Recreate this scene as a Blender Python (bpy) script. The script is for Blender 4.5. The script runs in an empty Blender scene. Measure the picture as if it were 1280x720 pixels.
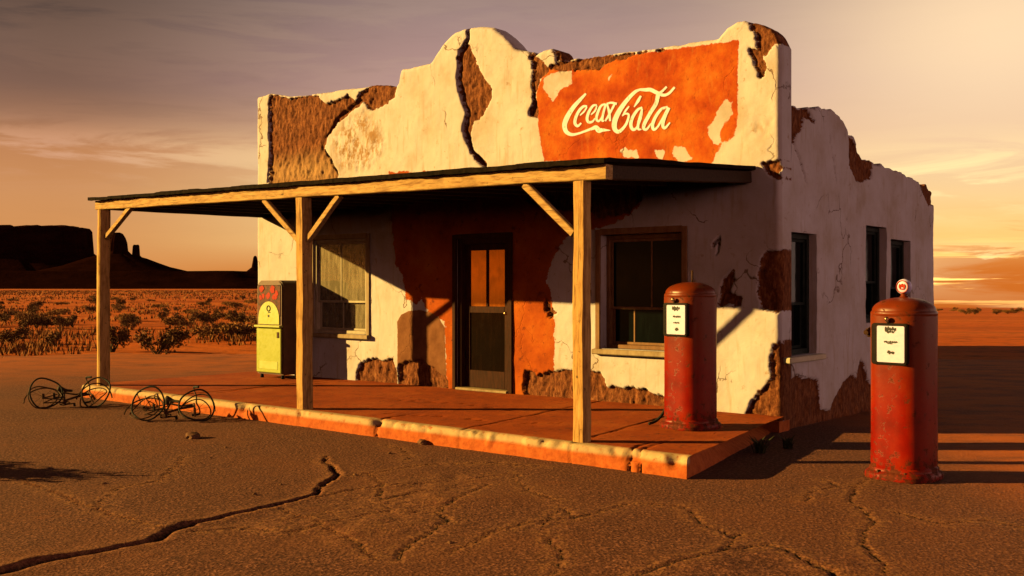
import bpy, bmesh, math, random
import numpy as np
from mathutils import Vector, Matrix
R = math.radians
random.seed(7)
sc = bpy.context.scene
COL = sc.collection

# ------------------------------------------------------------------ camera frame / survey helpers
F, CX, CY, H = 1278.0, 640.0, 360.0, 1.75
A = np.array([1.60, 9.36])                       # near corner of the porch on the ground
U = np.array([0.770, -0.638]); U /= np.linalg.norm(U)   # along the front, to the right
V = np.array([-U[1], U[0]])                      # into the building
WV = 3.30                                        # front wall plane
ANG = math.atan2(U[1], U[0])
def front(px, py, v=WV):
    r = (px-CX)/F
    u = (r*(A[1]+v*V[1]) - A[0] - v*V[0])/(U[0]-r*U[1])
    Y = A[1]+u*U[1]+v*V[1]
    return u, H+(CY-py)/F*Y
UR = front(975, 400)[0]; UL = front(321, 400)[0]
def side(px, py, u=None):
    u = UR if u is None else u
    r = (px-CX)/F
    v = (r*(A[1]+u*U[1]) - A[0] - u*U[0])/(V[0]-r*V[1])
    Y = A[1]+u*U[1]+v*V[1]
    return v, H+(CY-py)/F*Y
def gnd(px, py, z=0.0):
    Y = (H-z)*F/(py-CY)
    return (px-CX)/F*Y, Y
def loc2w(u, v, z=0.0):
    p = A+u*U+v*V
    return (p[0], p[1], z)
def w2loc(x, y):
    d = np.array([x, y])-A
    return float(d@U), float(d@V)
VB = side(1168, 400)[0]                          # back corner of the side wall

# ------------------------------------------------------------------ numpy noise
def _h(ix, iy, s):
    ix = ix.astype(np.int64); iy = iy.astype(np.int64)
    n = (ix*374761393 + iy*668265263 + s*974711) & 0x7fffffff
    n = ((n ^ (n >> 13))*1274126177) & 0x7fffffff
    return ((n ^ (n >> 16)) & 0xffff)/65535.0
def vn(x, y, s=0):
    x = np.asarray(x, float); y = np.asarray(y, float)
    ix = np.floor(x); iy = np.floor(y); fx = x-ix; fy = y-iy
    fx = fx*fx*(3-2*fx); fy = fy*fy*(3-2*fy)
    a = _h(ix, iy, s); b = _h(ix+1, iy, s); c = _h(ix, iy+1, s); d = _h(ix+1, iy+1, s)
    return (a*(1-fx)+b*fx)*(1-fy) + (c*(1-fx)+d*fx)*fy
def fbm(x, y, s=0, o=4):
    t = 0; a = .5; n = 0
    for k in range(o):
        t = t+a*vn(np.asarray(x)*2**k+17.3*k, np.asarray(y)*2**k+9.1*k, s+k); n += a; a *= .5
    return t/n*2-1                               # -1..1
def sstep(a, b, x):
    t = np.clip((x-a)/(b-a), 0, 1); return t*t*(3-2*t)
def sdf(poly, x, y):
    x = np.asarray(x, float); y = np.asarray(y, float)
    d = np.full(x.shape, 1e9); ins = np.zeros(x.shape, bool); n = len(poly)
    for i in range(n):
        x0, y0 = poly[i]; x1, y1 = poly[(i+1) % n]
        ex, ey = x1-x0, y1-y0; L = ex*ex+ey*ey+1e-12
        t = np.clip(((x-x0)*ex+(y-y0)*ey)/L, 0, 1)
        d = np.minimum(d, (x-x0-t*ex)**2+(y-y0-t*ey)**2)
        c = ((y0 > y) != (y1 > y))
        with np.errstate(divide='ignore', invalid='ignore'):
            xi = ex*(y-y0)/(ey if abs(ey) > 1e-9 else 1e-9)+x0
        ins ^= (c & (x < xi))
    d = np.sqrt(d)
    return np.where(ins, -d, d)
def pdist(line, x, y):
    """distance to a polyline and the interpolated third value (half width)"""
    d = np.full(np.shape(x), 1e9); w = np.zeros(np.shape(x))
    for i in range(len(line)-1):
        x0, y0, w0 = line[i]; x1, y1, w1 = line[i+1]
        ex, ey = x1-x0, y1-y0; L = ex*ex+ey*ey+1e-12
        t = np.clip(((x-x0)*ex+(y-y0)*ey)/L, 0, 1)
        q = np.sqrt((x-x0-t*ex)**2+(y-y0-t*ey)**2)
        m = q < d
        d = np.where(m, q, d); w = np.where(m, w0+(w1-w0)*t, w)
    return d, w

# ------------------------------------------------------------------ mesh helpers
def link(o, parent=None):
    COL.objects.link(o)
    if parent is not None: o.parent = parent
    return o
def mesh_np(name, verts, faces, mat, parent=None, smooth=True, attrs=None):
    me = bpy.data.meshes.new(name)
    verts = np.asarray(verts, np.float32); faces = np.asarray(faces, np.int32)
    me.vertices.add(len(verts)); me.vertices.foreach_set('co', verts.ravel())
    k = faces.shape[1]
    me.loops.add(faces.size); me.loops.foreach_set('vertex_index', faces.ravel())
    me.polygons.add(len(faces))
    me.polygons.foreach_set('loop_start', np.arange(0, faces.size, k, dtype=np.int32))
    me.polygons.foreach_set('use_smooth', np.full(len(faces), smooth, bool) if np.isscalar(smooth) else np.asarray(smooth, bool))
    me.update(calc_edges=True); me.validate()
    for an, av in (attrs or {}).items():
        a = me.attributes.new(an, 'FLOAT', 'POINT'); a.data.foreach_set('value', np.asarray(av, np.float32))
    me.materials.append(mat)
    return link(bpy.data.objects.new(name, me), parent)
def obj(name, bm, mat, parent=None, smooth=None, loc=None):
    bmesh.ops.recalc_face_normals(bm, faces=bm.faces[:])
    me = bpy.data.meshes.new(name); bm.to_mesh(me); bm.free()
    for m in (mat if isinstance(mat, (list, tuple)) else [mat]): me.materials.append(m)
    if smooth is not None:
        if smooth is True:
            me.polygons.foreach_set('use_smooth', [True]*len(me.polygons))
        else:
            me.polygons.foreach_set('use_smooth', [True]*len(me.polygons))
            me.set_sharp_from_angle(angle=R(smooth))
    o = link(bpy.data.objects.new(name, me), parent)
    if loc is not None: o.location = loc
    return o
def BM(): return bmesh.new()
def add_hull(bm, pts8, bev=0.0):
    """box from eight corners ordered x-fastest, then y, then z"""
    vs = [bm.verts.new(p) for p in pts8]
    idx = [(0,1,3,2),(4,6,7,5),(0,4,5,1),(2,3,7,6),(0,2,6,4),(1,5,7,3)]
    fs = [bm.faces.new([vs[i] for i in f]) for f in idx]
    bmesh.ops.recalc_face_normals(bm, faces=fs)
    if bev > 0:
        es = list({e for f in fs for e in f.edges})
        bmesh.ops.bevel(bm, geom=es, offset=bev, segments=1, affect='EDGES', profile=.5)
def add_box(bm, x0, x1, y0, y1, z0, z1, bev=0.0, P=None):
    P = P or (lambda x, y, z: (x, y, z))
    add_hull(bm, [P(x, y, z) for z in (z0, z1) for y in (y0, y1) for x in (x0, x1)], bev)
def add_tube(bm, pts, rad, n=8, closed=False, cap=True):
    pts = [Vector(p) for p in pts]; N = len(pts)
    rad = rad if isinstance(rad, (list, tuple)) else [rad]*N
    rings = []; up = None
    for i, p in enumerate(pts):
        if closed: t = pts[(i+1) % N]-pts[i-1]
        else: t = pts[min(i+1, N-1)]-pts[max(i-1, 0)]
        t.normalize()
        if up is None:
            up = t.orthogonal().normalized()
        up = (up-t*up.dot(t))
        if up.length < 1e-6: up = t.orthogonal()
        up.normalize(); b = t.cross(up)
        rings.append([bm.verts.new(p+(up*math.cos(a)+b*math.sin(a))*rad[i]) for a in [2*math.pi*k/n for k in range(n)]])
    for i in range(N if closed else N-1):
        a, b = rings[i], rings[(i+1) % N]
        for k in range(n):
            bm.faces.new((a[k], a[(k+1) % n], b[(k+1) % n], b[k]))
    if not closed and cap:
        bm.faces.new(rings[0][::-1]); bm.faces.new(rings[-1])
def ring_pts(c, r, ax, ay, n=28):
    c = Vector(c); ax = Vector(ax); ay = Vector(ay)
    return [c+ax*math.cos(2*math.pi*k/n)*r+ay*math.sin(2*math.pi*k/n)*r for k in range(n)]
def add_lathe(bm, prof, rx, ry, ex=2.0, n=48, c=(0,0,0)):
    """stack of superellipse rings: prof = [(scale, z)]"""
    rings = []
    for s, z in prof:
        ring = []
        for k in range(n):
            a = 2*math.pi*k/n; ca, sa = math.cos(a), math.sin(a)
            ring.append(bm.verts.new((c[0]+rx*s*math.copysign(abs(ca)**(2/ex), ca), c[1]+ry*s*math.copysign(abs(sa)**(2/ex), sa), c[2]+z)))
        rings.append(ring)
    for a, b in zip(rings, rings[1:]):
        for k in range(n): bm.faces.new((a[k], a[(k+1) % n], b[(k+1) % n], b[k]))
    bm.faces.new(rings[0][::-1]); bm.faces.new(rings[-1])
def add_prism(bm, poly, y0, y1, P=None):
    """outline in x,z swept from y0 to y1"""
    P = P or (lambda x, y, z: (x, y, z))
    a = [bm.verts.new(P(x, y0, z)) for x, z in poly]; b = [bm.verts.new(P(x, y1, z)) for x, z in poly]
    bm.faces.new(a); bm.faces.new(b[::-1]); n = len(poly)
    for i in range(n): bm.faces.new((a[i], b[i], b[(i+1) % n], a[(i+1) % n]))
def empty(name, loc, rz=0, rot=None):
    o = bpy.data.objects.new(name, None); o.empty_display_size = .3
    o.location = loc; o.rotation_euler = rot or (0, 0, rz)
    return link(o)
def tag(o, label=None, cat=None, group=None, kind=None):
    if label: o['label'] = label
    if cat: o['category'] = cat
    if group: o['group'] = group
    if kind: o['kind'] = kind
    return o

# ------------------------------------------------------------------ node helper
class NT:
    def __init__(s, tree): s.t = tree; s.n = tree.nodes; s.l = tree.links
    def new(s, typ, **kw):
        n = s.n.new(typ)
        for k, v in kw.items(): setattr(n, k, v)
        return n
    def put(s, sock, v):
        if isinstance(v, bpy.types.NodeSocket): s.l.new(v, sock)
        elif isinstance(v, (tuple, list)):
            sock.default_value = (tuple(v)+(1,))[:len(sock.default_value)] if len(v) == 3 and len(sock.default_value) == 4 else v
        else: sock.default_value = v
    def m(s, op, a, b=0.0, c=None, clamp=False):
        n = s.new('ShaderNodeMath', operation=op, use_clamp=clamp)
        s.put(n.inputs[0], a); s.put(n.inputs[1], b)
        if c is not None: s.put(n.inputs[2], c)
        return n.outputs[0]
    def mr(s, v, a, b, c=0.0, d=1.0, smooth=True):
        n = s.new('ShaderNodeMapRange', interpolation_type='SMOOTHSTEP' if smooth else 'LINEAR')
        for i, x in enumerate((v, a, b, c, d)): s.put(n.inputs[i], x)
        return n.outputs[0]
    def mix(s, f, a, b, blend='MIX'):
        n = s.new('ShaderNodeMix', data_type='RGBA', blend_type=blend)
        s.put(n.inputs[0], f); s.put(n.inputs[6], a); s.put(n.inputs[7], b)
        return n.outputs[2]
    def noise(s, vec, scale, detail=4, rough=.55, dist=0.0):
        n = s.new('ShaderNodeTexNoise'); s.put(n.inputs['Vector'], vec)
        n.inputs['Scale'].default_value = scale; n.inputs['Detail'].default_value = detail
        n.inputs['Roughness'].default_value = rough; n.inputs['Distortion'].default_value = dist
        return n.outputs['Fac']
    def voro(s, vec, scale, feature='F1'):
        n = s.new('ShaderNodeTexVoronoi', feature=feature); s.put(n.inputs['Vector'], vec)
        n.inputs['Scale'].default_value = scale
        return n.outputs['Distance']
    def ramp(s, f, stops):
        n = s.new('ShaderNodeValToRGB'); cr = n.color_ramp
        while len(cr.elements) < len(stops): cr.elements.new(.5)
        for e, (p, c) in zip(cr.elements, stops): e.position = p; e.color = tuple(c)+(1,)
        s.put(n.inputs[0], f); return n.outputs[0]
    def coord(s, kind='Object'): return s.new('ShaderNodeTexCoord').outputs[kind]
    def vmul(s, v, k):
        n = s.new('ShaderNodeVectorMath', operation='MULTIPLY'); s.put(n.inputs[0], v); s.put(n.inputs[1], k)
        return n.outputs[0]
    def attr(s, name): return s.new('ShaderNodeAttribute', attribute_name=name).outputs['Fac']
    def sep(s, v):
        n = s.new('ShaderNodeSeparateXYZ'); s.put(n.inputs[0], v); return n.outputs
    def bump(s, h, strength=.5, dist=.02):
        n = s.new('ShaderNodeBump'); s.put(n.inputs['Height'], h)
        n.inputs['Strength'].default_value = strength; n.inputs['Distance'].default_value = dist
        return n.outputs[0]
def material(name):
    m = bpy.data.materials.new(name); m.use_nodes = True
    g = NT(m.node_tree); g.n.clear()
    out = g.new('ShaderNodeOutputMaterial'); b = g.new('ShaderNodeBsdfPrincipled')
    g.l.new(b.outputs[0], out.inputs['Surface'])
    return m, g, b
def simple(name, c0, c1, scale=6, rough=.8, stretch=(1,1,1), metallic=0.0, bump=.3, bdist=.005, spec=.3, coat=0.0, lo=.35, hi=.68):
    m, g, b = material(name)
    v = g.vmul(g.coord(), stretch)
    n = g.noise(v, scale, 6, .62); n2 = g.noise(v, scale*6, 3)
    f = g.m('ADD', g.m('MULTIPLY', n, .75), g.m('MULTIPLY', n2, .25))
    g.put(b.inputs['Base Color'], g.ramp(f, [(lo, c0), (hi, c1)]))
    g.put(b.inputs['Roughness'], g.mr(n2, .3, .7, max(rough-.1, .02), min(rough+.1, 1)))
    b.inputs['Metallic'].default_value = metallic; b.inputs['Specular IOR Level'].default_value = spec
    b.inputs['Coat Weight'].default_value = coat; b.inputs['Coat Roughness'].default_value = .25
    if bump: g.put(b.inputs['Normal'], g.bump(f, bump, bdist))
    return m

# ------------------------------------------------------------------ materials
def wall_material():
    m, g, b = material('weathered_plaster')
    co = g.coord()
    n1 = g.noise(co, 14, 5, .6); n2 = g.noise(co, 55, 4, .6)
    pert = g.m('ADD', g.m('MULTIPLY', g.m('SUBTRACT', n1, .5), .07), g.m('MULTIPLY', g.m('SUBTRACT', n2, .5), .04))
    def mask(name, k=1.0, e=.007):
        d = g.m('ADD', g.attr(name), g.m('MULTIPLY', pert, k))
        return g.mr(d, -e, e, 1.0, 0.0)
    mA, mR, mT, mS = mask('d_adobe'), mask('d_red', .8), mask('d_terra', 1.2), mask('d_arch_shadow', .35)
    # cream plaster with stains, rain streaks and worn spots
    pl = g.ramp(g.noise(co, 1.6, 7, .62), [(.32, (.51,.41,.38)), (.5, (.60,.52,.55)), (.68, (.65,.58,.64))])
    st = g.noise(g.vmul(co, (7,7,.7)), 2.2, 6, .65)
    pl = g.mix(g.m('MULTIPLY', g.mr(st, .53, .72), .62), pl, (.46,.33,.25))
    sp = g.noise(co, 9, 8, .75)
    pl = g.mix(g.m('MULTIPLY', g.mr(sp, .60, .68), .75), pl, (.38,.23,.14))
    n3 = g.new('ShaderNodeTexNoise'); g.put(n3.inputs['Vector'], co); n3.inputs['Scale'].default_value = 2.6; n3.inputs['Detail'].default_value = 6
    wv = g.new('ShaderNodeVectorMath', operation='MULTIPLY_ADD'); g.put(wv.inputs[0], n3.outputs['Color']); wv.inputs[1].default_value = (.55, .55, .75); g.put(wv.inputs[2], g.vmul(co, (1, 1, .7)))
    ve = g.voro(wv.outputs[0], .95, 'DISTANCE_TO_EDGE')
    hair = g.m('MULTIPLY', g.mr(ve, .003, .011, 1.0, 0.0), g.mr(g.noise(co, 1.1, 3), .50, .60))
    pl = g.mix(g.m('MULTIPLY', hair, .8), pl, (.16,.08,.045))
    wp = g.mr(g.attr('d_worn'), -.25, .05, 1.0, 0.0)
    pl = g.mix(g.m('MULTIPLY', wp, g.mr(g.noise(g.vmul(co, (1,1,.6)), 11, 8, .75), .43, .57)), pl, (.36,.20,.10))
    # red painted ground of the sign, faded to orange
    rd = g.ramp(g.noise(co, 2.3, 7, .65), [(.30, (.26,.026,.005)), (.45, (.42,.060,.006)), (.56, (.50,.100,.009)), (.72, (.56,.17,.02))])
    rd = g.mix(g.m('MULTIPLY', g.mr(g.noise(g.vmul(co, (1,1,.5)), 16, 8, .8), .54, .68), .8), rd, (.24,.034,.008))
    rd = g.mix(g.m('MULTIPLY', g.mr(g.noise(g.vmul(co, (1.5,1.5,.35)), 4, 8, .7), .55, .72), .5), rd, (.52,.19,.04))
    te = g.ramp(g.noise(co, 1.9, 7, .65), [(.3, (.28,.045,.004)), (.5, (.42,.078,.006)), (.7, (.52,.13,.012))])
    te = g.mix(g.mr(sp, .56, .66), te, (.18,.035,.008))
    shd = g.ramp(g.noise(co, 5, 6, .6), [(.35, (.17,.062,.026)), (.65, (.25,.10,.045))])  # round-topped cast shadow painted into the wall as a darker brown
    ad = g.ramp(g.noise(g.vmul(co, (1.6,1.6,.55)), 15, 9, .78), [(.33, (.035,.010,.004)), (.47, (.15,.043,.016)), (.58, (.28,.095,.035)), (.70, (.44,.20,.09))])
    ad = g.mix(g.m('MULTIPLY', g.mr(g.attr('d_tan'), -.3, .25, 1.0, 0.0), .7), ad, (.52,.30,.14))
    c = g.mix(mT, pl, te); c = g.mix(mR, c, rd); c = g.mix(mS, c, shd); c = g.mix(mA, c, ad)
    g.put(b.inputs['Base Color'], c)
    b.inputs['Roughness'].default_value = .9; b.inputs['Specular IOR Level'].default_value = .15
    fine = g.m('ADD', g.m('MULTIPLY', n1, .5), g.m('MULTIPLY', n2, .35))
    fine = g.m('ADD', fine, g.m('MULTIPLY', g.noise(co, 160, 3), .2))
    rock = g.m('MULTIPLY', g.noise(g.vmul(co, (1.3,1.3,.7)), 32, 7, .75), g.m('MULTIPLY', mA, 2.5))
    hgt = g.m('ADD', g.m('ADD', fine, rock), g.m('MULTIPLY', g.m('ADD', mA, hair), -1.2))
    g.put(b.inputs['Normal'], g.bump(hgt, .6, .012))
    return m
M = {}
M['wall'] = wall_material()
def letter_mat():
    m, g, b = material('white_lettering_paint')
    co = g.coord(); n = g.noise(co, 6, 4); k = g.noise(g.vmul(co, (1.2,1.2,.6)), 21, 7, .75)
    col = g.ramp(n, [(.3, (.72,.70,.82)), (.7, (.86,.84,.97))])
    col = g.mix(g.m('MULTIPLY', g.mr(k, .585, .64), .8), col, (.50,.16,.05))
    g.put(b.inputs['Base Color'], col); b.inputs['Roughness'].default_value = .8; b.inputs['Specular IOR Level'].default_value = .15
    g.put(b.inputs['Normal'], g.bump(k, .2, .004))
    return m
M['letter'] = letter_mat()
def timber(name, a, b_, c, st=(2.2, 9, 14)):
    m, g, b = material(name)
    co = g.coord()
    v = g.vmul(co, (1,1,1))
    n = g.noise(g.vmul(co, st), 2.4, 7, .7); n2 = g.noise(co, 3.2, 5, .6)
    k = g.noise(co, 11, 6, .7); sp = g.noise(g.vmul(co, tuple(x*2.2 if x > 5 else x*.5 for x in st)), 2.2, 5, .6)
    col = g.ramp(n, [(.3, a), (.5, b_), (.72, c)])
    col = g.mix(g.m('MULTIPLY', g.mr(n2, .55, .72), .55), col, a)
    col = g.mix(g.m('MULTIPLY', g.mr(k, .62, .68), .8), col, (.06,.035,.02))
    col = g.mix(g.m('MULTIPLY', g.mr(sp, .60, .66), .75), col, (.07,.04,.02))
    g.put(b.inputs['Base Color'], col); b.inputs['Roughness'].default_value = .85
    b.inputs['Specular IOR Level'].default_value = .2
    g.put(b.inputs['Normal'], g.bump(g.m('ADD', n, k), .5, .008))
    return m
M['timber'] = timber('weathered_timber', (.24,.11,.04), (.52,.30,.11), (.66,.43,.19))
M['post'] = timber('weathered_post_timber', (.24,.11,.035), (.54,.29,.09), (.66,.41,.16), (13, 13, 1.6))
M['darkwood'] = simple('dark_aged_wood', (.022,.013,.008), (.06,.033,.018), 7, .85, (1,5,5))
M['roofing'] = simple('tar_paper_roofing', (.006,.004,.003), (.022,.012,.008), 8, .95, bump=.8, bdist=.01, spec=.05)
M['frame'] = simple('flaking_frame_paint', (.24,.15,.08), (.46,.33,.19), 10, .7, (1,1,.4))
M['brownframe'] = simple('worn_brown_frame_paint', (.16,.07,.028), (.34,.17,.075), 10, .7, (1,1,.4))
M['darkframe'] = simple('dark_green_frame_paint', (.006,.011,.011), (.02,.03,.028), 10, .7, spec=.15)
M['doorwood'] = simple('dark_door_paint', (.022,.0065,.003), (.065,.018,.007), 8, .7, (3,3,.6), spec=.1)
M['concrete'] = None
def glass_mat(name, base, rough, spec):
    m, g, b = material(name)
    co = g.coord(); n = g.noise(co, 5, 7, .7); n2 = g.noise(g.vmul(co, (6,6,.8)), 3, 5, .6)
    g.put(b.inputs['Base Color'], g.mix(g.mr(n2, .45, .75), base, tuple(x*1.8 for x in base)))
    g.put(b.inputs['Roughness'], g.mr(n, .35, .7, rough, rough+.12))
    b.inputs['IOR'].default_value = spec
    g.put(b.inputs['Normal'], g.bump(g.noise(co, 1.3, 2), .08, .02))
    return m
def clear_glass(nm, d0, d1):
    m = bpy.data.materials.new(nm); m.use_nodes = True
    g = NT(m.node_tree); g.n.clear()
    out = g.new('ShaderNodeOutputMaterial')
    tr = g.new('ShaderNodeBsdfTransparent'); gl = g.new('ShaderNodeBsdfGlossy'); du = g.new('ShaderNodeBsdfDiffuse')
    gl.inputs['Roughness'].default_value = .04; g.put(du.inputs[0], (.52,.42,.27))
    fr = g.new('ShaderNodeFresnel'); fr.inputs['IOR'].default_value = 1.5
    mx = g.new('ShaderNodeMixShader'); g.l.new(fr.outputs[0], mx.inputs[0]); g.l.new(tr.outputs[0], mx.inputs[1]); g.l.new(gl.outputs[0], mx.inputs[2])
    co = g.coord(); n = g.noise(g.vmul(co, (5,5,1)), 3, 7, .7)
    mx2 = g.new('ShaderNodeMixShader'); g.put(mx2.inputs[0], g.mr(n, .35, .75, d0, d1))
    g.l.new(mx.outputs[0], mx2.inputs[1]); g.l.new(du.outputs[0], mx2.inputs[2]); g.l.new(mx2.outputs[0], out.inputs[0])
    return m
M['glass'] = clear_glass('dusty_window_glass', .25, .6); M['clearglass'] = clear_glass('old_clear_glass', .0, .004)
M['darkglass'] = glass_mat('dark_grimy_glass', (.0025,.0042,.0046), .05, 1.2)
M['doorglass'] = glass_mat('sky_reflection_door_glass', (.20,.05,.005), .07, 3.0)  # orange sky reflection put into the pane's base colour and specular tint
M['doorglass'].node_tree.nodes['Principled BSDF'].inputs['Specular Tint'].default_value = (1, .42, .06, 1)
M['doordark'] = glass_mat('dark_door_glass', (.006,.0022,.0008), .06, 1.2)
M['curtain'] = simple('faded_curtain', (.46,.34,.19), (.66,.52,.33), 3, .95, (6,6,.6), bump=.1)
M['doorcurtain'] = simple('rust_curtain', (.30,.10,.03), (.45,.17,.05), 3, .95, (6,6,.6), bump=.1)
M['redpaint'] = None
def pump_mat():
    m, g, b = material('sunbaked_red_enamel')
    co = g.coord()
    n = g.noise(co, 2.6, 7, .65); k = g.noise(co, 13, 8, .72); z = g.sep(co)[2]
    col = g.ramp(n, [(.3, (.13,.0035,.0004)), (.5, (.225,.0055,.0006)), (.7, (.28,.018,.002))])
    up = g.m('MULTIPLY', g.mr(g.m('ADD', z, g.m('MULTIPLY', g.m('SUBTRACT', n, .5), 1.2)), .55, 1.35), .75)
    col = g.mix(up, col, (.15,.030,.006))
    low = g.mr(z, .02, .30, .13, 0.0)
    rust = g.mr(g.m('ADD', k, low), .565, .65)
    col = g.mix(g.m('MULTIPLY', rust, .85), col, g.ramp(g.noise(co, 40, 5, .7), [(.35, (.028,.008,.003)), (.65, (.095,.025,.008))]))
    fade = g.mr(g.noise(g.vmul(co, (3,3,.5)), 2, 6, .6), .5, .75)
    col = g.mix(g.m('MULTIPLY', fade, .3), col, (.26,.035,.008))
    g.put(b.inputs['Base Color'], col)
    g.put(b.inputs['Roughness'], g.mr(rust, 0, 1, .34, .8)); b.inputs['Specular IOR Level'].default_value = .16
    g.put(b.inputs['Normal'], g.bump(g.m('ADD', g.m('MULTIPLY', rust, -.5), g.m('MULTIPLY', g.noise(co, 5, 3), .5)), .25, .01))
    return m
M['redpaint'] = pump_mat()
M['black'] = simple('black_metal', (.007,.004,.004), (.018,.009,.008), 9, .6, spec=.08)
M['rubber'] = simple('perished_rubber', (.008,.007,.006), (.02,.016,.012), 12, .8)
M['white'] = simple('yellowed_white_enamel', (.58,.53,.92), (.68,.63,.98), 7, .4, bump=.05, spec=.5)
M['ink'] = simple('black_print', (.012,.01,.01), (.03,.024,.02), 20, .6, bump=0)
M['redink'] = simple('red_print', (.40,.02,.008), (.50,.04,.012), 20, .6, bump=0, spec=.1)
M['chrome'] = simple('tarnished_brass', (.35,.24,.12), (.5,.36,.2), 12, .35, metallic=1.0, bump=.1)
M['rust'] = simple('rusty_steel', (.035,.014,.008), (.10,.04,.018), 14, .75, metallic=.3, bump=.5)
M['yellow'] = simple('yellow_green_enamel', (.35,.385,.03), (.41,.45,.045), 5, .4, bump=.05, spec=.4)
M['yellow2'] = simple('pale_yellow_enamel', (.46,.48,.09), (.55,.56,.15), 5, .4, bump=.05, spec=.4)
M['brown'] = simple('brown_machine_enamel', (.07,.024,.012), (.15,.05,.022), 6, .5, spec=.4)
M['amber'] = simple('faded_picture_panel', (.030,.007,.002), (.17,.030,.007), 13, .5, bump=.05, spec=.15, lo=.42, hi=.6)
M['sole'] = simple('cracked_saddle_leather', (.02,.012,.008), (.05,.026,.014), 12, .7)

def concrete_mat():
    m, g, b = material('red_oxide_concrete')
    co = g.coord(); n = g.noise(co, 1.3, 7, .65); k = g.noise(co, 12, 8, .75); f = g.noise(co, 80, 3)
    z = g.sep(co)[2]
    col = g.ramp(n, [(.3, (.26,.040,.004)), (.5, (.38,.062,.005)), (.7, (.46,.10,.013))])
    col = g.mix(g.mr(k, .54, .64), col, (.17,.035,.008))
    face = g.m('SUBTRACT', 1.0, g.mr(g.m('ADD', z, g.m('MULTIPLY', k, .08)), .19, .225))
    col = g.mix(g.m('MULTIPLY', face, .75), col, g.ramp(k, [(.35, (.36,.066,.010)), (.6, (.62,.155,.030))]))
    edge = g.m('MULTIPLY', g.mr(z, .105, .15), g.m('SUBTRACT', 1.0, g.mr(g.sep(co)[1], .09, .17)))
    col = g.mix(g.m('MULTIPLY', edge, g.mr(k, .30, .48)), col, (.52,.35,.19))
    g.put(b.inputs['Base Color'], col); b.inputs['Roughness'].default_value = .85
    b.inputs['Specular IOR Level'].default_value = .2
    g.put(b.inputs['Normal'], g.bump(g.m('ADD', g.m('ADD', k, g.m('MULTIPLY', f, .3)), n), .5, .012))
    return m
M['concrete'] = concrete_mat()
def asphalt_mat():
    m, g, b = material('cracked_dusty_asphalt')
    co = g.coord(); n = g.noise(co, .55, 7, .62); gr = g.noise(co, 33, 5, .75); vo = g.voro(co, 45)
    dust_lit = g.noise(g.vmul(co, (.6,1,1)), 1.7, 8, .7)
    col = g.ramp(gr, [(.34, (.050,.015,.0085)), (.5, (.138,.045,.025)), (.65, (.40,.155,.095))])
    col = g.mix(g.m('MULTIPLY', g.mr(n, .42, .66), .5), col, (.21,.066,.027))
    col = g.mix(g.m('MULTIPLY', g.mr(dust_lit, .58, .72), .5), col, (.28,.082,.03))
    col = g.mix(g.m('MULTIPLY', g.attr('dust_lit'), g.mr(dust_lit, .25, .6)), col, (.58,.135,.020))  # sunlit brightness at right painted into the colour, sandy tone toward the back
    ck = g.attr('crack')
    col = g.mix(g.m('MULTIPLY', g.mr(g.m('ADD', ck, g.m('MULTIPLY', g.m('SUBTRACT', gr, .5), .8)), .35, .7), .85), col, (.035,.02,.012))
    sc_ = g.mr(g.attr('scuff'), .1, .9)
    col = g.mix(g.m('MULTIPLY', sc_, g.mr(g.noise(co, 19, 6, .7), .47, .6)), col, (.32,.13,.055))
    g.put(b.inputs['Base Color'], col); g.put(b.inputs['Roughness'], .88)
    b.inputs['Specular IOR Level'].default_value = .25
    h = g.m('ADD', g.m('MULTIPLY', gr, .9), g.m('MULTIPLY', vo, .6))
    g.put(b.inputs['Normal'], g.bump(h, .65, .011))
    return m
M['asphalt'] = asphalt_mat()
def desert_mat():
    m, g, b = material('desert_sand')
    co = g.coord(); n = g.noise(g.vmul(co, (.25,1,1)), .06, 8, .62); k = g.noise(co, 1.2, 8, .7); f = g.noise(co, 25, 4, .7)
    st = g.noise(g.vmul(co, (.05,1,1)), .16, 6, .6)
    col = g.ramp(n, [(.3, (.38,.070,.006)), (.5, (.60,.122,.011)), (.7, (.68,.17,.022))])
    col = g.mix(g.m('MULTIPLY', g.mr(k, .48, .64), .75), col, (.22,.052,.009))
    col = g.mix(g.m('MULTIPLY', g.mr(st, .52, .64), .4), col, (.26,.055,.010))
    g.put(b.inputs['Base Color'], col); b.inputs['Roughness'].default_value = .95
    b.inputs['Specular IOR Level'].default_value = .1
    g.put(b.inputs['Normal'], g.bump(g.m('ADD', k, g.m('MULTIPLY', f, .4)), .6, .06))
    return m
M['desert'] = desert_mat()
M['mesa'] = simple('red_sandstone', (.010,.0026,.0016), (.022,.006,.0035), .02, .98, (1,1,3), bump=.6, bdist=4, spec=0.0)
M['scrub'] = simple('dry_sage_leaves', (.11,.042,.013), (.25,.105,.034), 3, .9, bump=0)
M['scrubdry'] = simple('straw_coloured_scrub', (.26,.10,.026), (.46,.20,.055), 3, .9, bump=0)
M['twig'] = simple('dry_twigs', (.04,.022,.012), (.09,.05,.028), 8, .9, bump=0)
M['grass'] = simple('dry_bunch_grass', (.20,.065,.014), (.42,.15,.035), 2, .95, bump=0)
M['weed'] = simple('dull_green_weed', (.03,.035,.012), (.08,.075,.025), 6, .9, bump=0)
M['stone'] = simple('red_stone', (.10,.04,.02), (.28,.12,.055), 9, .9, bump=.6, bdist=.01)
M['interior'] = simple('dim_room_plaster', (.10,.07,.05), (.16,.11,.08), 2, .95)

# ================================================================== THE BUILDING
B = empty('roadside_store', (A[0], A[1], 0), ANG)
tag(B, 'derelict cream adobe roadside store with stepped parapet, red painted sign and timber porch', 'building')

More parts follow.
